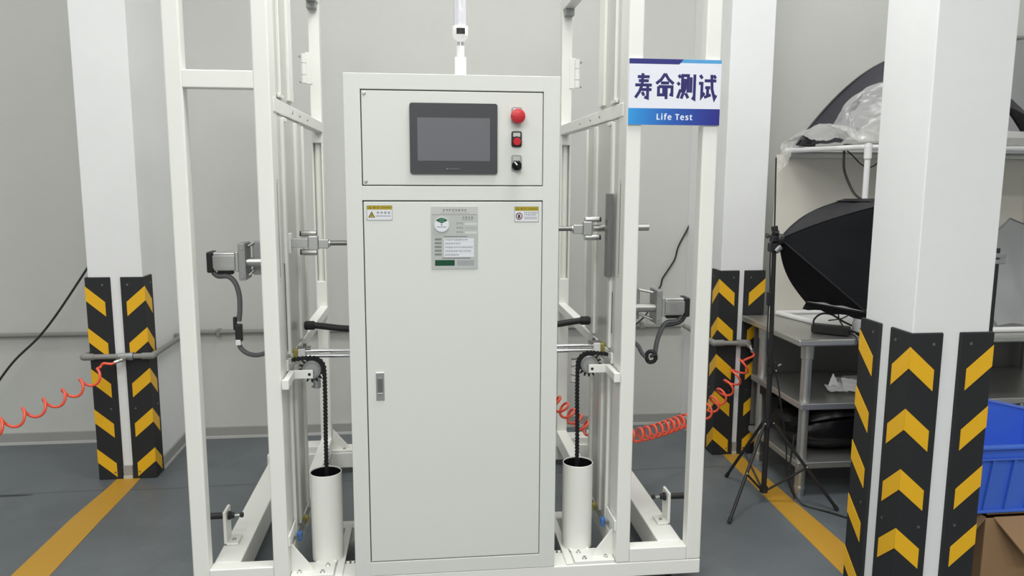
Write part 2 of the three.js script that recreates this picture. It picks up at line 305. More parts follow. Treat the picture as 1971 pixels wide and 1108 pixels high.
// two mirrored test frames
for (const s of [-1, 1]) {
  const side = s < 0 ? 'left' : 'right';
  const t = thing('test_frame', s < 0 ? 'tall white welded steel frame on the left of the control cabinet' : 'tall white welded steel frame on the right of the control cabinet', 'machine frame', [Ym(s, 0.7), 0, FZ - 0.3], 'mirrored steel frames of the test machine');
  const X = (d) => Ym(s, d), B = (d0, d1, y0, y1, z0, z1, r) => bx(X(d0), X(d1), y0, y1, z0, z1, r), TOP = 2.27;
  put('outer_post', B(0.815, 0.867, 0.1075, TOP, FZ - 0.05, FZ, 0.006), M.white, t);
  put('inner_post', B(0.559, 0.609, 0.1075, TOP, FZ - 0.05, FZ, 0.006), M.white, t);
  put('bottom_beam', B(0.609, 0.815, 0.1075, 0.159, FZ - 0.05, FZ, 0.004), M.white, t);
  if (s < 0) put('crossbar', B(0.607, 0.817, 1.712, 1.766, FZ - 0.05, FZ - 0.001, 0.004), M.white, t);
  put('top_beam', [B(0.607, 0.817, TOP - 0.05, TOP, FZ - 0.05, FZ - 0.001, 0.004), B(0.559, 0.609, TOP - 0.05, TOP, -3.7, FZ - 0.05, 0.004)], M.white, t);
  // side of the frame, running back
  put('mid_beam', B(0.557, 0.597, 1.648, 1.694, -3.7, FZ - 0.05, 0.004), M.white, t);
  for (const z of [-2.86, -3.02, -3.22]) put('bolt', turned(V(X(0.5575), 1.672, z), V(X(0.4), 1.672, z), [[0, 0.004], [0.0045, 0.004], [0.006, 0.002], [0.006, 0]], 12), M.steel, t);
  put('low_beam', B(0.557, 0.597, 0.793, 0.834, -3.7, -2.6, 0.004), M.white, t);
  put('second_post', B(0.561, 0.606, 0.18, TOP - 0.05, FZ - 0.108, FZ - 0.052, 0.003), M.white, t);
  // slotted cover plate on the post's inner face
  put('slot', B(0.5605, 0.562, 1.122, 1.43, FZ - 0.069, FZ - 0.064, 0), M.seam, t);
  for (const y of [1.437, 1.115]) put('slot_screw', cyl(V(X(0.561), y, FZ - 0.066), V(X(0.558), y, FZ - 0.066), 0.003, 8), M.chrome, t);
  // sheet metal side panels: upper, middle, lower
  const pan = (y0, y1, z0, ribs, nm) => {
    const p = put('side_panel', B(0.562, 0.572, y0, y1, z0, FZ - 0.112, 0.001), M.panel, t);
    for (const [za, zb] of ribs) put('stiffening_rib', B(0.552, 0.563, y0 + 0.008, y1 - 0.008, za, zb, 0.003), M.white, p);
  };
  pan(1.697, TOP - 0.052, -2.87, [[-2.63, -2.622], [-2.87, -2.785]]);
  pan(0.838, 1.645, -3.075, [[-2.66, -2.63], [-2.93, -2.885], [-3.075, -3.06]]);
  pan(0.185, 0.79, -2.93, [[-2.64, -2.62], [-2.76, -2.72], [-2.93, -2.9]]);
  put('cable_slot', B(0.5605, 0.562, s < 0 ? 0.86 : 0.9, s < 0 ? 1.16 : 1.05, -2.626, -2.62, 0.0005), M.seam, t);
  for (const [ya, yb, za, zb] of [[1.7, 1.712, -2.68, -2.6], [1.628, 1.642, -2.72, -2.66]]) put('panel_clip', B(0.553, 0.561, ya, yb, za, zb, 0.002), M.white, t);
  // rear post with its recess and tube
  const rz0 = -3.75, rz1 = -3.69;
  put('rear_post', [B(0.559, 0.609, 0.1075, 0.955, rz0, rz1, 0.004), B(0.559, 0.609, 1.6, TOP, rz0, rz1, 0.004), B(0.559, 0.566, 0.955, 1.6, rz0, rz1, 0.001), B(0.603, 0.609, 0.955, 1.6, rz0, rz1, 0.001)], M.white, t);
  put('recessed_tube', cyl(V(X(0.585), 0.94, rz0 + 0.02), V(X(0.585), 1.61, rz0 + 0.02), 0.018, 24), M.white, t);
  put('beam_shade_block', B(0.566, 0.607, 2.19, 2.22, rz1 + 0.002, rz1 + 0.05, 0.002), M.greyMetal, t);  // added grey block, paints the shade on the underside of the top beam
  // hinge on the rear post
  const h = put('hinge_plate', B(0.596, 0.625, 1.865, 2.005, rz1, rz1 + 0.004, 0.001), M.white, t);
  for (const [a, b] of [[1.868, 1.903], [1.905, 1.955], [1.957, 1.998]]) put('hinge_knuckle', cyl(V(X(0.632), a, rz1 + 0.008), V(X(0.632), b, rz1 + 0.008), 0.0125, 20), M.white, h);
  put('hinge_screw', [cyl(V(X(0.65), 1.985, rz1), V(X(0.65), 1.985, rz1 + 0.006), 0.005, 8), cyl(V(X(0.65), 1.872, rz1), V(X(0.65), 1.872, rz1 + 0.006), 0.004, 8)], M.darkSteel, h);
  // front base plate, gusset and bolts
  const bp = put('base_plate', B(0.415, 0.557, 0.1078, 0.1185, FZ - 0.1, FZ - 0.006, 0.002), M.white, t);
  for (const [d, z] of [[0.44, -2.545], [0.452, -2.5], [0.53, -2.505]]) put('bolt', turned(V(X(d), 0.1183, z), V(X(d), 1, z), [[0.0095, 0], [0.0095, 0.002], [0.0062, 0.003], [0.0062, 0.008], [0.003, 0.008], [0.0025, 0.005], [0, 0.005]], 14), M.chrome, bp);
  const gp = [[0, 0], [s * -0.075, 0], [0, 0.1]];
  const gus = prism(gp, 0.008, 0.001).translate(X(0.558), 0.119, FZ - 0.05);
  put('gusset', gus, M.white, t);
  put('stop_plate', [B(0.552, 0.559, 0.225, 0.262, FZ - 0.13, FZ - 0.005, 0.002)], M.white, t);
  // rear gusset and plate
  const rp = put('rear_base_plate', B(0.38, 0.557, 0.1075, 0.118, -3.775, -3.685, 0.002), M.white, t);
  for (const d of [0.42, 0.5]) put('bolt', turned(V(X(d), 0.1178, -3.7), V(X(d), 1, -3.7), [[0.009, 0], [0.006, 0.003], [0.006, 0.008], [0, 0.008]], 12), M.steel, rp);
  put('rear_gusset', prism([[0, 0], [s * -0.085, 0], [0, 0.1]], 0.008, 0.001).translate(X(0.557), 0.119, -3.72), M.white, t);
  if (s > 0) { const lt = put('latch_box', bx(0.722, 0.752, 0.425, 0.553, rz1, rz1 + 0.014, 0.003), M.white, t); for (const y of [0.55, 0.515, 0.47, 0.432]) put('latch_edge', bx(0.72, 0.754, y, y + 0.003, rz1 + 0.001, rz1 + 0.0155, 0), M.darkSteel, lt); }
  put('outer_base_plate', B(0.62, 0.72, 0.1075, 0.14, -3.78, -3.69, 0.002), M.white, t);
}

// ---------------------------------------------------------------- control cabinet
{
  const t = thing('control_cabinet', 'tall off-white control cabinet with a touch screen and one door', 'control cabinet', [CX, 0.107, -2.72]);
  const x0 = -0.245, x1 = 0.435, y0 = 0.1085, y1 = 1.765, z = FZ + 0.002;
  const C = M.cabinet;
  put('housing', [bx(x0 + 0.002, x1 - 0.002, y0, y1 - 0.002, -2.97, z - 0.018, 0.003)], C, t);
  put('front_frame', [bx(x0, x0 + 0.0515, y0, y1, z - 0.02, z, 0.002), bx(x1 - 0.0535, x1, y0, y1, z - 0.02, z, 0.002), bx(x0 + 0.05, x1 - 0.052, y1 - 0.0485, y1, z - 0.02, z - 0.0002, 0.002), bx(x0 + 0.05, x1 - 0.052, 1.374, 1.4195, z - 0.02, z - 0.0002, 0.002), bx(x0 + 0.05, x1 - 0.052, y0, 0.157, z - 0.02, z - 0.0002, 0.002)], C, t);
  put('seam_backing', [bx(x0 + 0.05, x1 - 0.052, 0.157, 1.374, z - 0.019, z - 0.016, 0), bx(x0 + 0.05, x1 - 0.052, 1.4195, 1.7165, z - 0.019, z - 0.016, 0)], M.seam, t);  // dark colour paints the shade inside the door and panel gaps
  // instrument panel
  const p = put('instrument_panel', bx(-0.1905, 0.3795, 1.4225, 1.7135, z - 0.015, z - 0.001, 0.0025), C, t);
  for (const [x, y] of [[-0.1815, 1.7035], [-0.1815, 1.4325]]) put('screw', turned(V(x, y, z - 0.0011), V(x, y, 1), [[0, 0.003], [0.003, 0.003], [0.0055, 0.0015], [0.006, 0]].reverse(), 14), M.chrome, p);
  // touch screen
  const hm = put('touch_screen', [plate(-0.0425, 0.2335, 1.4575, 1.677, z + 0.006, 0.008, 0.009)], new THREE.MeshPhysicalMaterial({ color: lin(0.04, 0.042, 0.05), roughness: 0.22, clearcoat: 0.5, clearcoatRoughness: 0.1 }), t);
  put('display', plate(-0.0185, 0.2095, 1.4985, 1.632, z + 0.0066, 0.0005, 0.001), new THREE.MeshPhysicalMaterial({ color: lin(0.125, 0.128, 0.145), roughness: 0.25, clearcoat: 0.6, clearcoatRoughness: 0.08 }), hm);  // grey base colour carries the room reflection on the unlit display
  const logo = canvasTex(256, 32, (c) => { c.clearRect(0, 0, 256, 32); c.fillStyle = 'rgb(66,68,72)'; c.fillRect(0, 0, 256, 32); c.fillStyle = 'rgb(185,188,195)'; c.beginPath(); c.arc(34, 17, 8, 0, 7); c.fill(); c.strokeStyle = 'rgb(120,122,128)'; c.lineWidth = 3; c.beginPath(); c.arc(26, 16, 13, 2, 5); c.stroke(); c.fillStyle = 'rgb(128,130,136)'; for (let i = 0; i < 9; i++) c.fillRect(62 + i * 19, 10 + (i % 3 === 0 ? -1 : 2), 13, 11); });
  put('logo_print', new THREE.PlaneGeometry(0.05, 0.0062).translate(0.093, 1.474, z + 0.0068), std(0xffffff, 0.3, 0, { map: logo }), hm);
  // control buttons
  const holder = (y, zz) => [plate(0.2785, 0.3115, y - 0.024, y + 0.025, z + 0.004, 0.004, 0.007)];
  const lab = (y) => plate(0.2835, 0.3065, y + 0.008, y + 0.0205, z + 0.0045, 0.0006, 0.001);
  const redLab = canvasTex(96, 48, (c) => { c.fillStyle = '#e8e6e6'; c.fillRect(0, 0, 96, 48); c.fillStyle = '#c23a40'; for (let i = 0; i < 4; i++) { c.fillRect(10 + i * 20, 14, 14, 4); c.fillRect(10 + i * 20, 22, 14, 4); c.fillRect(15 + i * 20, 10, 4, 26); } });
  const e = put('emergency_stop', [...holder(1.643)], M.greyMetal, t, 'emergency stop with a red mushroom head');
  put('name_tag', new THREE.PlaneGeometry(0.023, 0.0125).translate(0.295, 1.643 + 0.0146, z + 0.0047), std(0xffffff, 0.5, 0, { map: redLab }), e);
  put('mushroom_head', turned(V(0.2965, 1.6385, z + 0.003), V(0.2965, 1.6385, 5), [[0.013, 0], [0.013, 0.014], [0.0215, 0.017], [0.0235, 0.022], [0.0215, 0.029], [0.013, 0.0325], [0, 0.033]].map(([a, b]) => [a, b]), 36), M.red, e);
  const b = put('push_button', [...holder(1.568)], M.black, t, 'red illuminated push button');
  put('name_tag', lab(1.568), M.alu, b);
  put('lens', turned(V(0.295, 1.5605, z + 0.003), V(0.295, 1.5605, 5), [[0.0125, 0], [0.0125, 0.009], [0.011, 0.011], [0, 0.0115]], 28), M.redLens, b);
  put('bezel_ring', new THREE.TorusGeometry(0.0143, 0.0025, 8, 28).translate(0.295, 1.5605, z + 0.006), M.black, b);
  const r = put('selector_switch', [...holder(1.4935)], M.greyMetal, t, 'black rotary selector switch');
  put('name_tag', lab(1.4935), M.alu, r);
  put('knob', [turned(V(0.295, 1.486, z + 0.003), V(0.295, 1.486, 5), [[0.0155, 0], [0.0155, 0.01], [0.013, 0.012], [0, 0.0125]], 28), bx(-0.006, 0.006, -0.0155, 0.0155, 0, 0.013, 0.002).rotateZ(0.7).translate(0.295, 1.486, z + 0.0145)], M.blackGloss, r);
  put('pointer_mark', bx(-0.0022, 0.0022, 0.001, 0.0145, 0, 0.001, 0).rotateZ(0.7).translate(0.295, 1.486, z + 0.0276), M.whitePlastic, r);
  // door
  const d = put('door', bx(-0.1905, 0.3795, 0.1605, 1.3705, z - 0.015, z - 0.0005, 0.0025), C, t);
  const hz = z - 0.0005;
  const ha = put('door_handle', [bx(-0.163, -0.1365, 0.7225, 0.8135, hz - 0.001, hz + 0.0025, 0.001)], M.greyMetal, d, 'grey recessed door latch');
  put('latch_paddle', [bx(-0.158, -0.1415, 0.751, 0.798, hz + 0.0025, hz + 0.005, 0.0015)], M.darkSteel, ha);
  put('latch_tab', bx(-0.1575, -0.142, 0.7425, 0.749, hz + 0.0025, hz + 0.0065, 0.001), M.chrome, ha);
  put('latch_top_edge', bx(-0.163, -0.1365, 0.8137, 0.8165, hz - 0.001, hz + 0.004, 0.001), M.whitePlastic, ha);
  // printed plates
  const glyph = (c, x, y, s2, col) => { c.fillStyle = col; c.fillRect(x, y + s2 * 0.1, s2 * 0.86, s2 * 0.13); c.fillRect(x + s2 * 0.05, y + s2 * 0.42, s2 * 0.76, s2 * 0.12); c.fillRect(x + s2 * 0.36, y, s2 * 0.13, s2 * 0.92); if (rnd() < 0.6) c.fillRect(x, y + s2 * 0.76, s2 * 0.86, s2 * 0.12); if (rnd() < 0.5) c.fillRect(x + s2 * 0.04, y + s2 * 0.1, s2 * 0.12, s2 * 0.78); if (rnd() < 0.5) c.fillRect(x + s2 * 0.7, y + s2 * 0.3, s2 * 0.12, s2 * 0.6); };
  const line = (c, x, y, s2, n, col, gap = 1.1) => { for (let i = 0; i < n; i++) glyph(c, x + i * s2 * gap, y, s2, col); };
  const warn = (second) => canvasTex(512, 308, (c, w, h) => {
    c.fillStyle = '#9a9c9b'; c.beginPath(); c.roundRect(0, 0, w, h, 26); c.fill();
    c.fillStyle = '#dfe1e6'; c.beginPath(); c.roundRect(10, 8, w - 20, h - 20, 20); c.fill();
    c.fillStyle = '#a8951f'; c.beginPath(); c.roundRect(6, 4, w - 12, 82, 20); c.fill();
    c.fillStyle = '#4d4410'; c.beginPath(); c.moveTo(38, 70); c.lineTo(66, 20); c.lineTo(94, 70); c.fill(); c.fillStyle = '#c9b633'; c.beginPath(); c.moveTo(52, 62); c.lineTo(66, 36); c.lineTo(80, 62); c.fill();
    line(c, 136, 24, 40, 1, '#453c08'); line(c, 206, 24, 40, 1, '#6d601a'); c.fillStyle = '#7f721c'; for (let i = 0; i < 7; i++) c.fillRect(300 + i * 25, 36, 18, 20);
    if (!second) {
      c.fillStyle = '#4b4610'; c.beginPath(); c.moveTo(30, 250); c.lineTo(98, 118); c.lineTo(166, 250); c.fill(); c.fillStyle = '#c0ad3a'; c.beginPath(); c.moveTo(54, 238); c.lineTo(98, 150); c.lineTo(142, 238); c.fill();
      c.fillStyle = '#2c280a'; c.beginPath(); c.moveTo(104, 164); c.lineTo(84, 206); c.lineTo(98, 206); c.lineTo(92, 234); c.lineTo(116, 194); c.lineTo(100, 194); c.fill();
      line(c, 202, 126, 52, 4, '#43474f', 1.42); c.fillStyle = '#7d8086'; for (let i = 0; i < 15; i++) c.fillRect(180 + i * 20, 206, 13, 22);
    } else {
      c.strokeStyle = '#6d4a55'; c.lineWidth = 20; c.beginPath(); c.arc(100, 192, 62, 0, 7); c.stroke(); c.fillStyle = '#2d1822'; c.beginPath(); c.ellipse(98, 196, 26, 40, 0.2, 0, 7); c.fill(); c.lineWidth = 12; c.beginPath(); c.moveTo(58, 148); c.lineTo(142, 236); c.stroke();
      line(c, 206, 108, 34, 8, '#5f6675'); line(c, 206, 150, 34, 7, '#5f6675'); c.fillStyle = '#97989c'; for (let k = 0; k < 2; k++) for (let i = 0; i < 12; i++) c.fillRect(206 + i * 23, 204 + k * 30, 19, 18);
    }
  });
  const sticker = (x0s, x1s, y0s, y1s, tex, label) => { const g = put('warning_sticker', plate(x0s, x1s, y0s, y1s, hz + 0.0008, 0.0008, 0.003), std(0xffffff, 0.45, 0, { map: tex }), d, label); const uv = g.geometry.attributes.uv, po = g.geometry.attributes.position, ox = d.position; for (let i = 0; i < uv.count; i++) { uv.setXY(i, (po.getX(i) + CX - x0s) / (x1s - x0s), (po.getY(i) + 0.107 - y0s) / (y1s - y0s)); } };
  sticker(-0.181, -0.1005, 1.311, 1.3585, warn(false), 'yellow topped sticker with a warning triangle');
  sticker(0.2895, 0.3685, 1.305, 1.355, warn(true), 'yellow topped sticker with a round prohibition mark');
  const np = canvasTex(640, 860, (c, w, h) => {
    c.fillStyle = '#bcbfbc'; c.fillRect(0, 0, w, h); c.fillStyle = '#c6c8c5'; c.fillRect(0, 0, w, 110);
    line(c, 158, 34, 36, 8, '#5b5e5d', 1.17); c.fillStyle = '#9a9d9b'; for (let i = 0; i < 22; i++) c.fillRect(130 + i * 18, 84, 12, 10);
    c.fillStyle = '#8e918f'; c.fillRect(10, 106, 620, 9);
    line(c, 430, 136, 30, 4, '#55585a', 1.3); c.fillStyle = '#85888a'; c.fillRect(420, 176, 150, 8);
    for (let k = 0; k < 3; k++) { line(c, 345, 218 + k * 60, 28, 3, '#707373', 1.15); c.fillStyle = k === 1 ? '#b3b6b4' : '#d3d6d2'; c.fillRect(460, 222 + k * 60, 166, 30); }
    c.fillStyle = '#6e7275'; for (let i = 0; i < 20; i++) c.fillRect(175 + i * 16, 402, 12, 15);
    for (let k = 0; k < 5; k++) { c.fillStyle = '#8f9291'; c.fillRect(45, 434 + k * 52, 95, 32); line(c, 50, 438 + k * 52, 20, 4, '#6a6d6d', 1.1); c.fillStyle = '#e4e5ec'; c.fillRect(172, 436 + k * 52, 414, 48); const n = [13, 9, 16, 15, 8][k]; for (let i = 0; i < n; i++) glyph(c, 190 + i * 24, 446 + k * 52, 22, '#4e525a'); }
    c.fillStyle = '#63676a'; for (let i = 0; i < 26; i++) c.fillRect(150 + i * 15, 702, 11, 16);
    c.fillStyle = '#0d4a31'; c.fillRect(48, 734, 270, 80); c.fillStyle = '#a4a6a9'; c.fillRect(350, 738, 236, 74);
  });
  const plt = put('equipment_plate', plate(0.0215, 0.171, 1.154, 1.355, hz + 0.002, 0.002, 0.002), std(0xffffff, 0.3, 0.1, { map: np }), d, 'grey equipment status plate with white rows and a green field');
  { const uv = plt.geometry.attributes.uv, po = plt.geometry.attributes.position; for (let i = 0; i < uv.count; i++) uv.setXY(i, (po.getX(i) + CX - 0.0215) / 0.1495, (po.getY(i) + 0.107 - 1.154) / 0.201); }
  const disc = canvasTex(256, 256, (c) => { c.fillStyle = '#c6cad0'; c.fillRect(0, 0, 256, 256); c.fillStyle = '#e0e3e8'; c.beginPath(); c.arc(128, 128, 118, 0, 7); c.fill(); c.fillStyle = '#1d5b3c'; c.beginPath(); c.moveTo(30, 62); c.quadraticCurveTo(128, -28, 226, 62); c.lineTo(128, 112); c.closePath(); c.fill(); for (let k = 0; k < 2; k++) line(c, 92 - k * 2, 32 + k * 34, 26, 3, '#8fb39f'); c.fillStyle = '#50555c'; c.fillRect(116, 124, 20, 20); for (let i = 0; i < 10; i++) c.fillRect(50 + i * 16, 164, 12, 12); });
  const dg = new THREE.CylinderGeometry(0.0245, 0.0245, 0.003, 40).rotateX(Math.PI / 2).translate(0.055, 1.298, hz + 0.0036);
  const dial = put('status_dial', dg, std(0xffffff, 0.25, 0, { map: disc }), plt, 'round white dial with a green sector');
  { const uv = dial.geometry.attributes.uv, po = dial.geometry.attributes.position; for (let i = 0; i < uv.count; i++) uv.setXY(i, (po.getX(i) + CX - 0.055) / 0.049 + 0.5, (po.getY(i) + 0.107 - 1.298) / 0.049 + 0.5); }
}
// signal tower on the cabinet
{
  const x = 0.124, z = -2.6, t = thing('signal_tower', 'white signal tower light with a clear lens standing on the control cabinet', 'signal light', [x, 1.765, z]);
  put('bracket', [bx(x - 0.019, x + 0.018, 1.764, 1.836, z - 0.012, z + 0.012, 0.003), bx(x - 0.019, x + 0.03, 1.764, 1.771, z - 0.02, z + 0.025, 0.002)], M.whitePlastic, t);
  put('stem', cyl(V(x, 1.83, z), V(x, 1.872, z), 0.013, 24), M.whitePlastic, t);
  put('collar', cyl(V(x, 1.871, z), V(x, 1.886, z), 0.011, 24), M.alu, t);
  put('light_base', turned(V(x, 1.884, z), V(x, 3, z), [[0, 0], [0.012, 0], [0.017, 0.006], [0.024, 0.014], [0.0255, 0.02], [0.0255, 0.046], [0.024, 0.05], [0, 0.05]], 36), M.whitePlastic, t);
  const lg = new THREE.CylinderGeometry(0.0262, 0.0262, 0.019, 20, 1, true, -0.55, 1.1).translate(x, 1.915, z);
  put('black_label', lg, M.black, t, 'small black label on the light base');
  put('lens_tube', turned(V(x, 1.933, z), V(x, 3, z), [[0.024, 0], [0.024, 0.16], [0.019, 0.168], [0, 0.17]], 36), M.lens, t);
  put('lamp_core', [cyl(V(x, 1.933, z), V(x, 2.085, z), 0.0145, 20), ...[0, 1, 2, 3, 4, 5].map((k) => cyl(V(x + 0.015 * Math.cos(k), 1.935, z + 0.015 * Math.sin(k)), V(x + 0.015 * Math.cos(k), 2.08, z + 0.015 * Math.sin(k)), 0.003, 8))], M.whitePlastic, t);
}
// sign
{
  const x0 = 0.6555, x1 = 0.962, y0 = 1.618, y1 = 1.826, z = FZ + 0.006;
  const t = thing('sign', 'white and blue sign reading Life Test on the right machine frame', 'sign', [(x0 + x1) / 2, y0, z]);
  const G = {
    A: [[[18, 15], [82, 15]], [[24, 30], [78, 30]], [[6, 46], [95, 46]], [[46, 2], [42, 46], [30, 70], [8, 94]], [[32, 63], [94, 63]], [[73, 50], [73, 95], [56, 91]], [[44, 72], [54, 86]]],
    B: [[[50, 2], [30, 24], [3, 40]], [[50, 2], [70, 24], [97, 40]], [[28, 37], [72, 37]], [[16, 50], [16, 88]], [[16, 51], [44, 51], [44, 82], [16, 82]], [[58, 98], [58, 51], [89, 51], [89, 82], [76, 80]]],
    C: [[[8, 6], [19, 17]], [[3, 34], [14, 44]], [[4, 94], [20, 60]], [[29, 72], [29, 8], [60, 8], [60, 72]], [[45, 20], [44, 58], [24, 95]], [[47, 74], [62, 93]], [[76, 14], [76, 72]], [[95, 3], [95, 96], [82, 91]]],
    D: [[[9, 5], [21, 18]], [[3, 36], [20, 36], [20, 86], [35, 72]], [[34, 26], [98, 26]], [[38, 52], [66, 52]], [[52, 52], [52, 82]], [[34, 89], [70, 79]], [[72, 3], [76, 58], [90, 93], [99, 80]], [[83, 5], [94, 17]]],
  };
  const tex = canvasTex(1056, 716, (c, w, h) => {
    c.fillStyle = '#e9ebf4'; c.fillRect(0, 0, w, h);
    c.fillStyle = '#58a4dc'; c.fillRect(0, 0, w, 42); c.fillStyle = '#e9ebf4'; c.fillRect(600, 40, 460, 8);
    c.fillStyle = '#2c2e7c'; c.beginPath(); c.moveTo(0, 0); c.lineTo(618, 0); c.lineTo(568, 56); c.lineTo(0, 56); c.fill();
    c.strokeStyle = '#2b2468'; c.lineCap = 'butt'; c.lineJoin = 'miter';
    const widths = [204, 210, 204, 218];
    ['A', 'B', 'C', 'D'].forEach((k, i) => {
      const ox = 60 + i * 245, oy = 152, sx = 2.12, sy = 2.88;
      for (const st of G[k]) { c.lineWidth = 33; c.beginPath(); st.forEach(([a, b], j) => { const X = ox + a * sx, Y = oy + b * sy; j ? c.lineTo(X, Y) : c.moveTo(X, Y); }); c.stroke(); }
    });
    const g = c.createLinearGradient(0, 0, w, 0); g.addColorStop(0, '#2f9be2'); g.addColorStop(0.45, '#2760b8'); g.addColorStop(1, '#2c2a86');
    c.fillStyle = g; c.fillRect(0, 536, w, h - 536);
    c.fillStyle = '#eef2fb'; c.font = 'bold 92px sans-serif'; c.textAlign = 'center'; c.textBaseline = 'middle'; try { c.letterSpacing = '6px'; } catch (e) {} c.fillText('Life Test', w * 0.505, 628);
  });
  const b = put('board', plate(x0, x1, y0, y1, z - 0.0006, 0.004, 0.001), M.whitePlastic, t);
  put('print', new THREE.PlaneGeometry(x1 - x0 - 0.001, y1 - y0 - 0.001).translate((x0 + x1) / 2, (y0 + y1) / 2, z), std(0xffffff, 0.4, 0, { map: tex }), t);
}

// ---------------------------------------------------------------- chain drives
for (const s of [-1, 1]) {
  const side = s < 0 ? 'left' : 'right', X = (d) => Ym(s, d), Z = -2.62;
  // standing tube
  const tx = X(0.4475), tt = thing('chain_tube', `open white steel tube standing ${side} of the cabinet`, 'tube', [tx, 0.108, Z], 'chain catching tubes');
  const R = 0.0545;
  put('tube_wall', turned(V(tx, 0.1145, Z), V(tx, 1, Z), [[0, 0], [R, 0], [R, 0.3145], [R - 0.0015, 0.316], [R - 0.003, 0.3145], [R - 0.003, 0.004], [0, 0.004]], 56), M.white, tt);
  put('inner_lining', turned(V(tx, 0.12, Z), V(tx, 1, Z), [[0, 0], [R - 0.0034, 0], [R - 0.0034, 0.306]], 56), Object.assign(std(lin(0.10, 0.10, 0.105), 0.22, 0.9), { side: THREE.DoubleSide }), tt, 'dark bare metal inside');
  for (const dx of [-0.03, 0.03]) put('weld_lug', ball(V(tx + dx, 0.1165, Z + 0.046), 0.007, 8), M.white, tt);
  // sprocket, carried on a bracket
  const cx = X(s < 0 ? 0.483 : 0.482), cy = s < 0 ? 0.795 : 0.791, RC = 0.041, sp = thing('sprocket_idler', `toothed sprocket on a white bracket arm ${side} of the cabinet`, 'sprocket', [cx, cy, Z], 'idler sprockets');
  const teeth = 16, sh = new THREE.Shape();
  for (let k = 0; k < teeth; k++) { const a = k / teeth * Math.PI * 2; for (const [da, r] of [[-0.19, 0.033], [-0.1, 0.034], [-0.035, 0.0445], [0.035, 0.0445], [0.1, 0.034]]) { const p = [r * Math.cos(a + da), r * Math.sin(a + da)]; k === 0 && da === -0.19 ? sh.moveTo(...p) : sh.lineTo(...p); } }
  put('toothed_wheel', new THREE.ExtrudeGeometry(sh, { depth: 0.006, bevelEnabled: true, bevelSize: 0.0006, bevelThickness: 0.0006, bevelSegments: 1 }).translate(cx, cy, Z - 0.003), M.chain, sp);
  put('hub', turned(V(cx, cy, Z + 0.002), V(cx, cy, 3), [[0.032, 0], [0.032, 0.006], [0.0295, 0.009], [0.025, 0.009], [0.0245, 0.0075], [0.01, 0.0075], [0, 0.009]], 36), M.greyMetal, sp);
  const ay0 = cy - 0.027, ay1 = cy + 0.003;
  for (const rr of [0.0255, 0.0302]) put('hub_ring', new THREE.TorusGeometry(rr, 0.0011, 6, 40).translate(cx, cy, Z + 0.0108), M.darkSteel, sp);
  put('bracket_arm', [bx(X(0.477), X(0.545), ay0, ay1, Z + 0.013, Z + 0.021, 0.002), bx(X(0.537), X(0.556), ay0, ay1, Z + 0.014, FZ + 0.004, 0.003)], M.white, sp);
  put('arm_block', bx(X(0.5355), X(0.5575), ay0 - 0.001, ay1 + 0.001, FZ - 0.004, FZ + 0.006, 0.002), M.white, sp);
  put('axle_bolt', cyl(V(X(0.489), cy - 0.012, Z + 0.0205), V(X(0.489), cy - 0.012, Z + 0.0222), 0.005, 14), M.black, sp);
  // chain: from the frame, over the sprocket, down into the tube
  const path = [V(X(0.552), cy + 0.034, Z), V(X(0.525), cy + 0.038, Z), V(X(0.5), cy + 0.0405, Z)];
  for (let k = 0; k <= 8; k++) { const a = Math.PI / 2 - k / 8 * Math.PI / 2; path.push(V(cx - s * Math.cos(a) * RC, cy + Math.sin(a) * RC, Z)); }
  const hx = cx - s * (RC + 0.0005); path.push(V(hx, cy - 0.1, Z), V(hx + (tx - hx) * 0.4, cy - 0.25, Z), V(hx + (tx - hx) * 0.5, 0.2, Z));
  const curve = new THREE.CatmullRomCurve3(path, false, 'centripetal'), len = curve.getLength(), n = Math.round(len / 0.0127);
  const ch = thing('roller_chain', `black roller chain hanging from the ${side} sprocket into its tube`, 'chain', [cx, cy, Z], 'roller chains');
  const links = [];
  for (let k = 0; k < n; k++) {
    const a = curve.getPointAt(k / n), b = curve.getPointAt((k + 1) / n), m = a.clone().add(b).multiplyScalar(0.5), ang = Math.atan2(b.y - a.y, b.x - a.x), L = a.distanceTo(b);
    for (const zz of [-1, 1]) {
      const w = k % 2 ? 0.0052 : 0.0044, sh2 = new THREE.Shape();
      const hw = 0.0074, hl = L / 2; sh2.moveTo(-hl, -hw); sh2.quadraticCurveTo(0, -hw * 0.15, hl, -hw); sh2.absarc(hl, 0, hw, -Math.PI / 2, Math.PI / 2); sh2.quadraticCurveTo(0, hw * 0.15, -hl, hw); sh2.absarc(-hl, 0, hw, Math.PI / 2, Math.PI * 1.5);
      links.push(new THREE.ExtrudeGeometry(sh2, { depth: 0.0013, bevelEnabled: false, curveSegments: 3 }).translate(0, 0, zz * w - 0.00065).rotateZ(ang).translate(m.x, m.y, m.z));
    }
    links.push(cyl(V(a.x, a.y, a.z - 0.0075), V(a.x, a.y, a.z + 0.0075), 0.0032, 8));
  }
  put('chain_links', links, M.chain, ch);
  put('chain_anchor', [bx(X(0.548), X(0.561), cy + 0.02, cy + 0.044, Z - 0.012, Z + 0.012, 0.002)], M.alu, ch);
  // guide rods
  const gz = -2.72, gy = 0.828, gr = thing('guide_rod_pair', `pair of chrome guide rods ${side} of the cabinet`, 'guide rods', [X(0.5), gy, gz], 'chrome guide rods');
  for (const dy of [0.009, -0.009]) put('rod', cyl(V(X(0.343), gy + dy, gz), V(X(0.525), gy + dy, gz), 0.007, 18), M.chrome, gr);
  put('end_block', bx(X(0.517), X(0.542), gy - 0.02, gy + 0.02, gz - 0.015, gz + 0.018, 0.002), M.whitePlastic, gr);
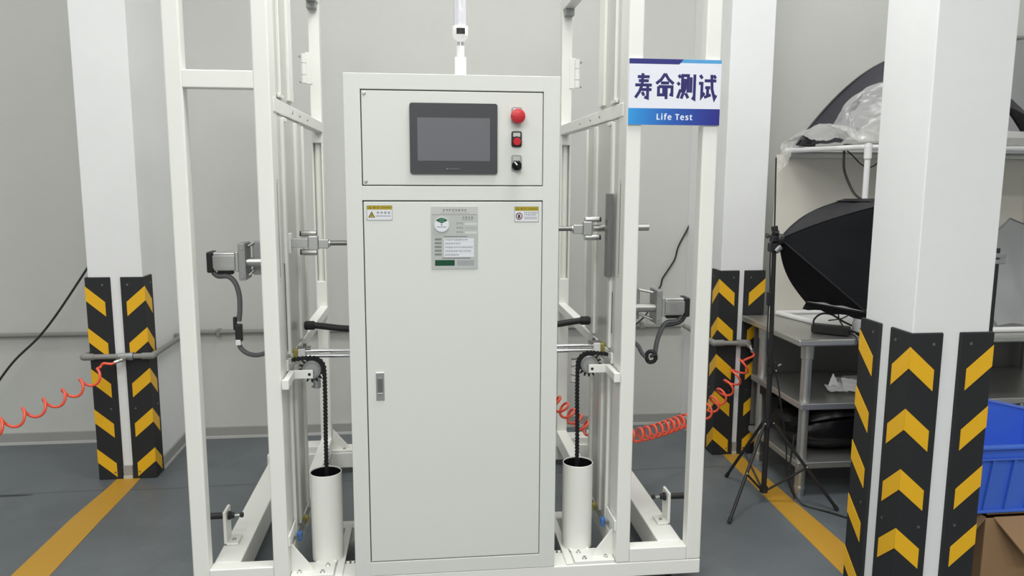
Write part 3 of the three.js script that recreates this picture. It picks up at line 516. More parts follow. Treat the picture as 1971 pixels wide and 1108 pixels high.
  put('brass_fitting', [bx(X(0.542), X(0.561), gy - 0.018, gy + 0.018, gz - 0.014, gz + 0.014, 0.004), cyl(V(X(0.556), gy, gz + 0.012), V(X(0.556), gy, gz + 0.02), 0.006, 10)], M.brass, gr);
  put('clamp_screw', [cyl(V(X(0.52), gy + 0.02, gz), V(X(0.52), gy + 0.036, gz), 0.006, 10), bx(X(0.5), X(0.545), gy + 0.0205, gy + 0.027, gz - 0.008, gz + 0.008, 0.002)], M.darkSteel, gr);
  // flexible conduit
  const sz = -2.95, cd = thing('cable_conduit', `black conduit with a thick collar ${side} of the cabinet`, 'conduit', [X(0.5), 0.88, sz], 'black conduits');
  const cyy = s < 0 ? 0.885 : 0.886;
  put('conduit', tube([[X(0.556), cyy, sz], [X(0.52), cyy, sz], [X(0.47), cyy - 0.006, sz], [X(0.42), cyy - 0.013, sz], [X(0.342), cyy - 0.018, sz]], 0.0125, 30, 14), M.cable, cd);
  put('collar', turned(V(X(0.5515), cyy, sz), V(X(0.4), cyy, sz), [[0, 0], [0.0165, 0], [0.017, 0.003], [0.017, 0.032], [0.0155, 0.035], [0, 0.035]], 24), M.rubber, cd);
  // lower tie rod with brass coupling and blue cap
  const lr = thing('tension_rod', `dark tension rod with a blue end cap low by the ${side} tube`, 'tension rod', [X(0.54), 0.19, -2.7], 'tension rods with blue caps');
  put('rod', cyl(V(X(0.546), 0.203, -2.6), V(X(0.546), 0.19, -2.86), 0.006, 14), M.darkSteel, lr);
  put('coupling', turned(V(X(0.546), 0.196, -2.74), V(X(0.546), 0.193, -2.83), [[0, 0], [0.014, 0], [0.015, 0.004], [0.015, 0.018], [0.012, 0.02], [0.012, 0.03], [0, 0.03]], 8), M.brass, lr);
  put('end_cap', [bx(X(0.535), X(0.5515), 0.19, 0.214, -2.628, -2.60, 0.004), cyl(V(X(0.542), 0.19, -2.612), V(X(0.542), 0.182, -2.612), 0.006, 12)], M.blueKnob, lr, 'blue plastic end cap');
  // spring plunger on the outer rail
  const px = X(0.809 - 0.008), pz = -2.68, pl = thing('spring_plunger', `black spring plunger on a white bracket on the ${side} floor rail`, 'plunger', [px, 0.158, pz], 'spring plungers');
  put('bracket', [bx(X(0.81), X(0.799), 0.1585, 0.282, pz - 0.036, pz + 0.034, 0.003), bx(X(0.81), X(0.762), 0.1585, 0.168, pz - 0.036, pz + 0.034, 0.003)], M.white, pl);
  put('bolt', turned(V(X(0.78), 0.1655, pz + 0.01), V(X(0.78), 1, pz), [[0.008, 0], [0.006, 0.003], [0.006, 0.008], [0, 0.008]], 12), M.steel, pl);
  put('plunger_body', [cyl(V(X(0.87), 0.256, pz), V(X(0.808), 0.256, pz), 0.0115, 20), turned(V(X(0.8), 0.256, pz), V(X(0.5), 0.256, pz), [[0, 0], [0.015, 0], [0.0155, 0.008], [0.011, 0.014], [0.0115, 0.02], [0.007, 0.022], [0, 0.022]], 20)], M.black, pl);
  put('plunger_pin', cyl(V(X(0.78), 0.256, pz), V(X(0.755), 0.256, pz), 0.0035, 12), M.chrome, pl);
  put('plunger_tip', turned(V(X(0.76), 0.256, pz), V(X(0.5), 0.256, pz), [[0, 0], [0.007, 0.001], [0.0095, 0.006], [0.009, 0.012], [0, 0.015]], 16), M.black, pl);
}
// small cylinder fitting below the left sprocket
{
  const t = thing('air_cylinder', 'small grey cylinder fitting hanging just below the left sprocket', 'cylinder', [-0.378, 0.72, -2.66]);
  put('body', turned(V(-0.378, 0.719, -2.66), V(-0.378, 2, -2.66), [[0, 0], [0.012, 0], [0.013, 0.002], [0.013, 0.03], [0.0105, 0.031], [0.0105, 0.033], [0.011, 0.034], [0.011, 0.052], [0, 0.052]], 24), M.alu, t);
  put('set_screw', cyl(V(-0.39, 0.725, -2.655), V(-0.396, 0.725, -2.653), 0.003, 8), M.darkSteel, t);
}
// clamp arms
for (const s of [-1, 1]) {
  const L = s < 0, X = (d) => Ym(s, d), z = -2.7, y = L ? 1.221 : 1.268;
  const t = thing('clamp_arm', L ? 'aluminium clamp arm with a rod reaching from the left frame' : 'steel clamp arm on a round bar through the right frame', 'clamp arm', [X(0.5), y, z], 'clamp arms');
  if (L) {
    put('mounting_plate', bx(X(0.56), X(0.548), y - 0.034, y + 0.034, z - 0.02, z + 0.022, 0.002), M.whitePlastic, t);
    put('square_bar', bx(X(0.548), X(0.492), y - 0.014, y + 0.017, z - 0.015, z + 0.015, 0.002), M.alu, t);
  } else {
    put('round_bar', cyl(V(X(0.708), y + 0.004, z), V(X(0.505), y + 0.001, z), 0.0125, 24), M.steel, t);
  }
  const e = L ? 0.492 : 0.5, c0 = e - 0.034;
  put('cross_clamp', [bx(X(e), X(c0), y - 0.024, y + 0.026, z - 0.014, z + 0.016, 0.004), bx(X(e - 0.004), X(c0 + 0.004), y - 0.04, y + 0.042, z + 0.002, z + 0.014, 0.003)], M.alu, t);
  for (const k of [-1, 1]) {
    const zz = z + 0.006, yy = y + (k > 0 ? 0.033 : -0.031);
    put('clamp_pin', [turned(V(X(L ? 0.514 : 0.474), yy, zz), V(X(L ? 0 : 1), yy, zz), [[0, 0], [0.0095, 0], [0.0105, 0.003], [0.0105, 0.05], [0.009, 0.052], [0, 0.052]], 20)], M.steel, t);
    put('pin_end', cyl(V(X(L ? 0.519 : 0.531), yy, zz), V(X(L ? 0.513 : 0.525), yy, zz), 0.009, 16), M.black, t);
  }
  put('rod_holder', [bx(X(c0), X(c0 - 0.035), y - 0.018, y + 0.014, z - 0.012, z + 0.014, 0.003), cyl(V(X(c0 - 0.034), y, z), V(X(c0 - 0.04), y, z), 0.0125, 18)], M.alu, t);
  put('rod', cyl(V(X(c0 - 0.034), y, z), V(X(L ? 0.362 : 0.379), y, z), 0.0088, 20), M.darkSteel, t);
  if (!L) put('slide_bar', [bx(X(0.536), X(0.556), 1.103, 1.394, z + 0.05, z + 0.09, 0.002)], M.darkSteel, t, 'dark vertical slide bar');
}
// motors
for (const s of [-1, 1]) {
  const L = s < 0, z = -2.7, y = L ? 1.16 : 0.982, t = thing('stepper_motor', L ? 'silver motor with a black end cap on the left frame, higher than its twin' : 'silver motor with a black end cap on the right frame, lower than its twin', 'motor', [L ? -0.67 : 0.9, y, z], 'motors of the test machine');
  const f0 = L ? -0.602 : 0.754 + 0.078, f1 = L ? -0.626 : 0.754 + 0.1, dir = L ? -1 : 1; // flange
  put('flange_plate', bx(f0, f1, y - 0.062, y + 0.064, z - 0.055, z + 0.035, 0.003), M.greyMetal, t);
  for (const yy of [y - 0.048, y + 0.05]) put('flange_screw', turned(V(f1 - dir * 0.012, yy, z + 0.0345), V(f1 - dir * 0.012, yy, 4), [[0.006, 0], [0.006, 0.003], [0.003, 0.003], [0.003, 0.001], [0, 0.001]], 12), M.steel, t);
  const b0 = f1, b1 = f1 + dir * 0.084;
  put('motor_body', [bx(b0 + dir * 0.01, b1, y - 0.03, y + 0.034, z - 0.032, z + 0.032, 0.006), bx(b0, b0 + dir * 0.011, y - 0.032, y + 0.036, z - 0.034, z + 0.034, 0.003), bx(b0 + dir * 0.012, b1, y - 0.02, y + 0.022, z - 0.0335, z + 0.0335, 0.001)], M.alu, t);
  put('end_cap', bx(b1, b1 + dir * 0.021, y - 0.036, y + 0.035, z - 0.033, z + 0.033, 0.006), M.black, t);
  put('cable_outlet', bx(b1 - dir * 0.06, b1 - dir * 0.008, y - 0.044, y - 0.03, z - 0.012, z + 0.014, 0.004), M.black, t);
  const w = L ? -0.5 : 0.69;
  put('coupling_tube', cyl(V(f0, y - 0.002, z + 0.01), V(w, y - 0.002, z + 0.01), 0.0165, 24), M.steel, t);
  put('bearing_plate', bx(L ? -0.513 : 0.708, L ? -0.59 : 0.785, y - 0.05, y + 0.066, z - 0.06, z - 0.02, 0.003), M.greyMetal, t);
  for (const [ya, yb] of [[y + 0.06, y + 0.05], [y - 0.03, y - 0.05]]) put('standoff', cyl(V(L ? -0.585 : 0.78, ya, z - 0.02), V(f0, yb, z - 0.01), 0.005, 12), M.steel, t);
  if (!L) put('rating_label', bx(0.885, 0.91, y - 0.012, y + 0.012, z + 0.0335, z + 0.0342, 0), M.greyMetal, t);
}
{ // motor cables
  const z = -2.685;
  const a = thing('motor_cable', 'grey cable with a black connector hanging from the left motor', 'cable', [-0.64, 1.1, z]);
  put('sleeve', tube([[-0.715, 1.125, z], [-0.70, 1.112, z], [-0.665, 1.11, z], [-0.645, 1.09, z], [-0.633, 1.05, z], [-0.632, 1.0, z], [-0.637, 0.955, z]], 0.0085, 40, 10), M.greyCable, a);
  put('connector', [bx(-0.65, -0.627, 0.885, 0.945, z - 0.01, z + 0.012, 0.004), bx(-0.656, -0.645, 0.925, 0.97, z - 0.008, z + 0.008, 0.003)], M.black, a);
  put('white_tag', bx(-0.649, -0.632, 0.872, 0.892, z - 0.008, z + 0.013, 0.002), M.whitePlastic, a);
  put('tail', tube([[-0.641, 0.88, z], [-0.636, 0.862, z], [-0.615, 0.842, z], [-0.585, 0.832, z - 0.01], [-0.545, 0.838, z - 0.03]], 0.008, 30, 10), M.greyCable, a);
  const b = thing('motor_cable', 'grey motor cable looped and tied below the right motor', 'cable', [0.87, 0.9, z]);
  put('sleeve', tube([[0.935, 0.95, z], [0.92, 0.93, z], [0.88, 0.925, z], [0.862, 0.905, z], [0.845, 0.86, z], [0.838, 0.815, z], [0.835, 0.795, z + 0.005]], 0.0085, 40, 10), M.greyCable, b);
  put('lead', tube([[0.945, 0.952, z + 0.012], [0.93, 0.93, z + 0.012], [0.9, 0.918, z + 0.01], [0.872, 0.914, z + 0.004]], 0.006, 20, 8), M.black, b);
  put('tied_bundle', [tube([[0.806, 0.795, z], [0.81, 0.813, z], [0.826, 0.818, z + 0.006], [0.838, 0.8, z + 0.01], [0.832, 0.782, z + 0.008], [0.815, 0.778, z]], 0.0075, 30, 8, true), tube([[0.815, 0.8, z + 0.014], [0.83, 0.806, z + 0.016], [0.84, 0.79, z + 0.012]], 0.006, 12, 8)], M.black, b);
  put('tail', tube([[0.81, 0.79, z], [0.79, 0.81, z - 0.006], [0.775, 0.838, z - 0.012], [0.745, 0.856, z - 0.03], [0.71, 0.86, z - 0.05]], 0.0075, 24, 8), M.greyCable, b);
}

// ---------------------------------------------------------------- wall pipes, hoses, cords
{
  const y = 0.608, r = 0.0125, zb = ZB + 0.028, zl = PL[3] + 0.027, zm = PM[3] + 0.027, xl = PL[0] - 0.032, xr = PL[1] + 0.03, xm = PM[0] - 0.03;
  const t = thing('air_pipe', 'grey compressed air pipe along the back wall, looping around the left pillar', 'pipe', [-1.4, y, zl]);
  const seg = (a, b) => put('pipe_run', cyl(V(...a), V(...b), r, 18), M.pipe, t);
  const el = (p, dirs) => put('elbow', dirs.map((d) => cyl(V(...p), V(p[0] + d[0] * 0.045, p[1], p[2] + d[1] * 0.045), r + 0.0035, 18)).concat(ball(V(...p), r + 0.0035, 16)), M.pipe, t);
  seg([XL, y, zb], [xl, y, zb]); el([xl, y, zb], [[-1, 0], [0, 1]]);
  seg([xl, y, zb], [xl, y, zl]); el([xl, y, zl], [[0, -1], [1, 0]]);
  seg([xl, y, zl], [xr, y, zl]); el([xr, y, zl], [[-1, 0], [0, -1]]);
  seg([xr, y, zl], [xr, y, zb]); el([xr, y, zb], [[0, 1], [1, 0]]);
  seg([xr, y, zb], [xm, y - 0.012, zb]);
  put('tee_fitting', [cyl(V(-1.43, y, zl), V(-1.365, y, zl), r + 0.004, 18), cyl(V(-1.385, y, zl), V(-1.365, y, zl), r + 0.008, 6)], M.greyMetal, t);
  put('hose_valve', [cyl(V(-1.402, y, zl), V(-1.402, y - 0.008, zl + 0.04), 0.011, 14), cyl(V(-1.402, y - 0.008, zl + 0.038), V(-1.425, y - 0.012, zl + 0.055), 0.009, 6)], M.brushed, t);
  for (const x of [-3.4, -2.45, -1.62]) put('pipe_clip', bx(x - 0.01, x + 0.01, y - 0.02, y + 0.02, ZB, zb + 0.016, 0.004), M.pipe, t);
  for (const x of [-1.12, -0.3, 0.6, 1.24]) put('pipe_clip', bx(x - 0.01, x + 0.01, y - 0.022, y + 0.016, ZB, zb + 0.016, 0.004), M.pipe, t);
  put('pipe_clip', bx(PL[1], xr + 0.012, y - 0.02, y + 0.02, -4.14, -4.12, 0.004), M.pipe, t);
  const u = thing('air_pipe', 'grey compressed air pipe end crossing the front of the middle pillar', 'pipe', [xm, y, zm]);
  put('pipe_run', cyl(V(xm, y, -4.2), V(xm, y, zm), r, 18), M.pipe, u);
  put('pipe_run', cyl(V(xm, y, zm), V(1.64, y - 0.004, zm), r, 18), M.pipe, u);
  put('elbow', [cyl(V(xm, y, zm - 0.045), V(xm, y, zm), r + 0.004, 18), cyl(V(xm, y, zm), V(xm + 0.05, y, zm), r + 0.004, 18), ball(V(xm, y, zm), r + 0.004, 16)], M.pipe, u);
  put('end_fitting', [cyl(V(1.6, y - 0.003, zm), V(1.655, y - 0.004, zm), r + 0.006, 18), ball(V(1.655, y - 0.004, zm), r + 0.006, 14)], M.pipe, u);
  put('hose_valve', [cyl(V(1.648, y - 0.004, zm), V(1.65, y - 0.012, zm + 0.04), 0.012, 12), cyl(V(1.65, y - 0.012, zm + 0.04), V(1.657, y - 0.03, zm + 0.05), 0.008, 6)], M.brushed, u);
}
// a coiled hose: a helix of radius R wound around a path
function coil(pts, turns, R, r, lead = [], tail = [], dense = () => 1) { // dense(t): how closely the coils lie there
  const c = new THREE.CatmullRomCurve3(pts.map((p) => V(...p)), false, 'centripetal'), n = turns * 18, out = lead.map((p) => V(...p)), cum = [0];
  for (let i = 0; i < 400; i++) cum.push(cum[i] + dense((i + 0.5) / 400));
  const at = (k) => { const w = k / n * cum[400]; let i = 0; while (i < 399 && cum[i + 1] < w) i++; return Math.min(1, (i + (w - cum[i]) / (cum[i + 1] - cum[i])) / 400); };
  for (let k = 0; k <= n; k++) {
    const t = at(k), p = c.getPointAt(t), d = c.getTangentAt(t), up = V(0, 1, 0), sideV = d.clone().cross(up).normalize(), nn = sideV.clone().cross(d).normalize(), a = k / 18 * Math.PI * 2 + Math.PI / 2;
    const RR = typeof R === 'function' ? R(t) : R;
    out.push(p.clone().addScaledVector(nn, Math.sin(a) * RR).addScaledVector(sideV, Math.cos(a) * RR));
  }
  for (const p of tail) out.push(V(...p));
  return new THREE.TubeGeometry(new THREE.CatmullRomCurve3(out, false, 'centripetal'), out.length * 2, r, 8);
}
{
  const t = thing('coiled_air_hose', 'orange coiled air hose stretched out from the left pillar', 'air hose', [-1.42, 0.6, -3.64]);
  put('hose', coil([[-1.49, 0.545, -3.62], [-1.56, 0.50, -3.48], [-1.62, 0.475, -3.36], [-1.71, 0.445, -3.19], [-1.82, 0.40, -2.98], [-1.95, 0.33, -2.7]], 11, 0.03, 0.006, [[-1.425, 0.595, -3.645], [-1.44, 0.588, -3.64], [-1.478, 0.59, -3.64], [-1.49, 0.575, -3.638]]), M.hose, t);
  put('hose_fitting', cyl(V(-1.43, 0.5935, -3.645), V(-1.412, 0.598, -3.652), 0.0085, 10), M.brushed, t);
  const u = thing('coiled_air_hose', 'orange coiled air hose sagging from the middle pillar', 'air hose', [1.64, 0.56, -3.66]);
  put('hose', coil([[1.610, 0.512, -3.66], [1.528, 0.413, -3.63], [1.439, 0.352, -3.57], [1.328, 0.309, -3.48], [1.186, 0.313, -3.37], [1.054, 0.315, -3.27], [0.911, 0.318, -3.19], [0.814, 0.320, -3.18], [0.720, 0.352, -3.18], [0.623, 0.427, -3.16], [0.553, 0.496, -3.13], [0.479, 0.536, -3.12], [0.42, 0.54, -3.11]], 29, (k) => 0.037 - 0.008 * Math.min(1, k * 2.5), 0.0058, [[1.66, 0.572, -3.68], [1.668, 0.553, -3.675], [1.63, 0.535, -3.67], [1.60, 0.525, -3.665]], [], (k) => (k < 0.36 ? 15 : k < 0.64 ? 25 : 22)), M.hose, u);
  put('hose_fitting', cyl(V(1.657, 0.578, -3.679), V(1.661, 0.568, -3.679), 0.0085, 10), M.brushed, u);
}
tag(obj('wall_cable', tube([[-1.60, 1.18, -4.20], [-1.66, 1.08, -4.17], [-1.72, 0.99, -4.16], [-1.90, 0.72, -4.13], [-1.98, 0.62, -4.12], [-2.1, 0.5, -4.10], [-2.24, 0.31, -4.08], [-2.45, 0.04, -4.02]], 0.0058, 60, 8), M.cable), 'black cord slanting down from behind the left pillar to the floor', 'cord');
{
  const t = thing('wall_cable', 'thin black cord hanging wavily down the back wall behind the right motor', 'cord', [1.4, 0.9, ZB + 0.012]);
  const z = ZB + 0.014;
  put('cord', tube([[1.518, 1.25, z], [1.512, 1.19, z], [1.448, 1.055, z], [1.43, 0.985, z], [1.391, 0.92, z], [1.36, 0.87, z], [1.352, 0.83, z], [1.333, 0.81, z + 0.01], [1.31, 0.74, z + 0.012], [1.26, 0.67, z + 0.035], [1.206, 0.622, z + 0.045], [1.15, 0.56, z + 0.02], [1.1, 0.5, z]], 0.0048, 80, 8), M.cable, t);
  put('cord_end', tube([[1.523, 1.345, z], [1.521, 1.3, z], [1.518, 1.245, z]], 0.0062, 12, 8), M.cable, t);
}

// ---------------------------------------------------------------- steel table and what stands on it
const TX0 = 1.62, TX1 = 3.25, TZ0 = -3.735, TZ1 = -3.12, TY = 0.75;
{
  const t = thing('work_table', 'stainless steel work table with two undershelves beside the middle pillar', 'table', [(TX0 + TX1) / 2, 0, (TZ0 + TZ1) / 2]);
  put('table_top', bx(TX0, TX1, TY - 0.03, TY, TZ0, TZ1, 0.007), M.brushed, t);
  for (const [y, th] of [[0.45, 0.03], [0.175, 0.03]]) put('shelf', bx(TX0 + 0.045, TX1 - 0.045, y - th, y, TZ0 + 0.04, TZ1 - 0.035, 0.005), M.brushed, t);
  put('added_shade_panel', bx(TX0 + 0.06, TX1 - 0.06, 0.176, TY - 0.031, TZ0 + 0.02, TZ0 + 0.032, 0.002), std(lin(0.13, 0.13, 0.125), 0.55, 0.3), t);  // added dark sheet, stands in for the shade on the wall under the table
  for (const x of [TX0 + 0.085, 2.5, TX1 - 0.085]) for (const z of [TZ0 + 0.085, TZ1 - 0.085]) {
    const l = put('leg', [cyl(V(x, 0.03, z), V(x, TY - 0.1, z), 0.0225, 24)], M.brushed, t);
    put('leg_socket', turned(V(x, TY - 0.105, z), V(x, 2, z), [[0.0225, 0], [0.0275, 0.002], [0.0285, 0.075], [0, 0.075]], 24), M.brushed, l);
    put('foot', turned(V(x, 0, z), V(x, 1, z), [[0, 0], [0.019, 0], [0.021, 0.012], [0.021, 0.03], [0.024, 0.034], [0.024, 0.046], [0.0225, 0.05], [0, 0.05]], 20), M.alu, l);
  }
}
// photo booth of white plastic pipe
{
  const t = thing('photo_booth', 'photo booth on the steel table, white plastic pipe frame with a beige back board', 'photo booth', [2.4, TY, -3.5]);
  const P = (x, y, z) => V(x, y, z), a = [1.80, -3.715], b = [1.925, -3.2], c = [3.15, -3.715], d = [3.15, -3.2], yb = TY + 0.013, yt = 1.585, r = 0.0125;
  const pole = (p, q, nm = 'frame_pipe') => put(nm, cyl(p, q, r, 16), M.whitePlastic, t);
  pole(P(a[0], yb, a[1]), P(b[0], yb, b[1])); pole(P(b[0], yb, b[1]), P(d[0], yb, d[1]));
  pole(P(c[0], yb, c[1]), P(d[0], yb, d[1])); pole(P(a[0], yb, a[1]), P(c[0], yb, c[1]));
  pole(P(b[0], yb, b[1]), P(b[0], yt, b[1])); pole(P(d[0], yb, d[1]), P(d[0], yt, d[1])); pole(P(c[0], yb, c[1]), P(c[0], yt, c[1]));
  pole(P(a[0], yt, a[1]), P(b[0], yt, b[1])); pole(P(b[0], yt, b[1]), P(d[0], yt, d[1])); pole(P(c[0], yt, c[1]), P(d[0], yt, d[1]));
  for (const [x, z] of [b, d]) for (const [y, up] of [[yb, 1], [yt, -1]]) put('pipe_joint', [cyl(P(x, y - 0.014 * up, z), P(x, y + 0.05 * up, z), r + 0.004, 16), ball(P(x, y, z), r + 0.0045, 14)], M.whitePlastic, t);
  put('back_board', bx(1.765, 3.2, TY + 0.001, 1.565, -3.748, -3.73, 0.002), M.board, t, 'beige back board');
  put('top_edge_rail', [bx(1.80, 3.2, 1.548, 1.58, -3.729, -3.7, 0.006), bx(1.80, 3.2, 1.565, 1.572, -3.7, -3.69, 0.002)], M.steel, t);
  // white floor of the booth
  const s = new THREE.Shape([[1.86, 3.69], [1.965, 3.225], [3.13, 3.225], [3.13, 3.69]].map((p) => new THREE.Vector2(p[0], p[1])));
  put('floor_sheet', new THREE.ExtrudeGeometry(s, { depth: 0.004, bevelEnabled: false }).rotateX(-Math.PI / 2).translate(0, TY + 0.002, 0), std(lin(0.7, 0.7, 0.7), 0.3), t);
  put('top_sheet', sheet(20, 10, (u, v) => { const xl = a[0] + (b[0] - a[0]) * v, z = a[1] + 0.01 + (b[1] - a[1] + 0.0) * v; return P(xl - 0.0 + (3.15 - xl) * u, yt + 0.0145 + 0.003 * noise.noise(u * 9, v * 6, 3), z); }), M.greySheet, t);
}
{ // black clip on the booth's top
  const t = thing('spring_clamp', 'small black spring clamp on the top left rail of the photo booth', 'clamp', [1.845, 1.6, -3.6]);
  put('jaw', bx(1.815, 1.885, 1.602, 1.613, -3.62, -3.585, 0.003), M.black, t);
  put('grip', [bx(1.838, 1.864, 1.612, 1.655, -3.612, -3.592, 0.004), bx(1.832, 1.87, 1.647, 1.66, -3.615, -3.59, 0.004)], M.black, t);
}
// big dark dome and plastic wrap lying on the booth
{
  const t = thing('softbox', 'large dark softbox cover arching on top of the photo booth behind the nearest pillar', 'softbox', [2.45, 1.61, -3.55]);
  const g = sheet(48, 20, (u, v) => { const a = Math.PI * u, cx = 2.48, w = 0.635, h = 0.455; const x = cx - w * Math.cos(a) * (1 - 0.12 * v), hh = h * Math.pow(Math.sin(a), 2) * (1 - 0.5 * v * v); return V(x, 1.612 + hh + 0.008 * noise.noise(u * 9, v * 4, 1), -3.71 + 0.29 * v); });
  put('cover', g, Object.assign(std(lin(0.026, 0.025, 0.034), 0.65), { side: THREE.DoubleSide }), t);
  const rib = []; for (const v of [0.02]) { const p = []; for (let k = 0; k <= 24; k++) { const a = Math.PI * k / 24; p.push([2.48 - 0.635 * Math.cos(a), 1.612 + 0.455 * Math.pow(Math.sin(a), 2), -3.7]); } rib.push(tube(p, 0.006, 60, 6)); }
  put('rim_wire', rib, M.black, t);
}
{
  const t = thing('plastic_wrap', 'heap of crumpled clear plastic wrap spread over the top of the photo booth', 'plastic wrap', [2.1, 1.61, -3.35]);
  const crumple = (x, y, z, k, a) => a * (fold(x, y, z, k) - 0.9);
  const edge = [[1.835, 1.68], [1.875, 1.765], [1.944, 1.825], [2.04, 1.872], [2.116, 1.85], [2.2, 1.76], [2.28, 1.68]];
  const top = new THREE.CatmullRomCurve3(edge.map(([x, y]) => V(x, y, 0)));
  put('bulging_sheet', sheet(90, 44, (u, v) => { // pleated sheet rising in front of the dark cover
    const p = top.getPoint(u), y = 1.606 + (p.y - 1.606) * Math.pow(1 - v, 0.8);
    const pleat = 0.028 * Math.pow(Math.abs(Math.sin(u * 7.5 + v * 1.6 + 0.7 * Math.sin(v * 3))), 0.6);
    return V(p.x + 0.05 * v * (0.4 - u) + crumple(u, v, 2, 2, 0.01), y + crumple(u, v, 3, 2, 0.006), -3.37 + 0.15 * Math.pow(v, 0.8) + pleat + crumple(u, v, 9, 2, 0.012)); }), M.plastic, t);
  put('flat_sheet', sheet(70, 44, (u, v) => { const x = 1.755 + 0.30 * u, h = 0.075 * Math.pow(Math.sin(Math.PI * Math.min(1, 0.06 + u * 0.84)), 0.7) * Math.sin(Math.PI * (0.08 + 0.87 * v)); return V(x + crumple(u, v, 1, 1.3, 0.008), 1.606 + h * 1.25 + Math.abs(crumple(u, v, 4, 1.3, 0.02)), -3.68 + 0.34 * v); }), M.plastic, t);
  put('hanging_corner', sheet(20, 30, (u, v) => V(1.752 - 0.02 * v + 0.035 * u * (1 - 0.5 * v) + crumple(u, v, 6, 3, 0.006), 1.625 - 0.15 * v * (1 - 0.3 * u), -3.67 + 0.06 * u + 0.02 * v + crumple(u, v, 3, 3, 0.008))), M.plastic, t);
  put('side_bundle', sheet(40, 16, (u, v) => { const a = Math.PI * 2 * v, r = 0.03 + 0.008 * fold(u, v, 1, 3); return V(2.3 + 0.75 * u, 1.628 + r * Math.sin(a) * 0.8, -3.19 + r * Math.cos(a)); }), M.plastic, t);
}
// grey backdrop at the far right and the grey sheet on the table
{
  const t = thing('grey_backdrop', 'plain grey fabric backdrop hanging on the back wall at the far right', 'backdrop', [3.5, 1.4, ZB + 0.05]);
  put('cloth', sheet(30, 6, (u, v) => V(2.97 + 1.3 * u, 2.235 + 0.035 * Math.sin(u * 3) - 1.0 * v, ZB + 0.05 + 0.012 * Math.sin(u * 19))), Object.assign(std(lin(0.33, 0.335, 0.34), 0.85), { side: THREE.DoubleSide }), t);
  put('hanging_rod', cyl(V(2.97, 2.255, ZB + 0.05), V(4.28, 2.255, ZB + 0.05), 0.011, 12), M.greyMetal, t);
  for (const x of [3.1, 4.1]) put('rod_bracket', bx(x - 0.01, x + 0.01, 2.24, 2.27, ZB, ZB + 0.06, 0.003), M.greyMetal, t);
}
{
  const t = thing('reflector_sheet', 'grey folded reflector sheet leaning in the photo booth at the far right', 'reflector', [2.75, TY + 0.02, -3.3]);
  const hgt = (u) => (u < 0.3 ? 0.32 + (0.49 - 0.32) * (u / 0.3) : 0.49 - 0.16 * (u - 0.3));
  const f = (u, v) => { const x = 2.66 + 0.5 * u, top = TY + 0.02 + hgt(u), low = TY + 0.022 + 0.05 * Math.abs(noise.noise(u * 3.1, 2, 1)); return V(x + 0.02 * (1 - v), low + (top - low) * (1 - v), -3.47 + 0.22 * v * v + 0.02 * noise.noise(u * 4, v * 3, 2) + 0.02 * Math.sin(u * 5)); };
  put('sheet', sheet(40, 30, f), M.greySheet, t);
  const e = []; for (let k = 0; k <= 30; k++) e.push(f(k / 30, 0)); put('wire_edge', tube(e, 0.0035, 60, 6), M.darkSteel, t);
}

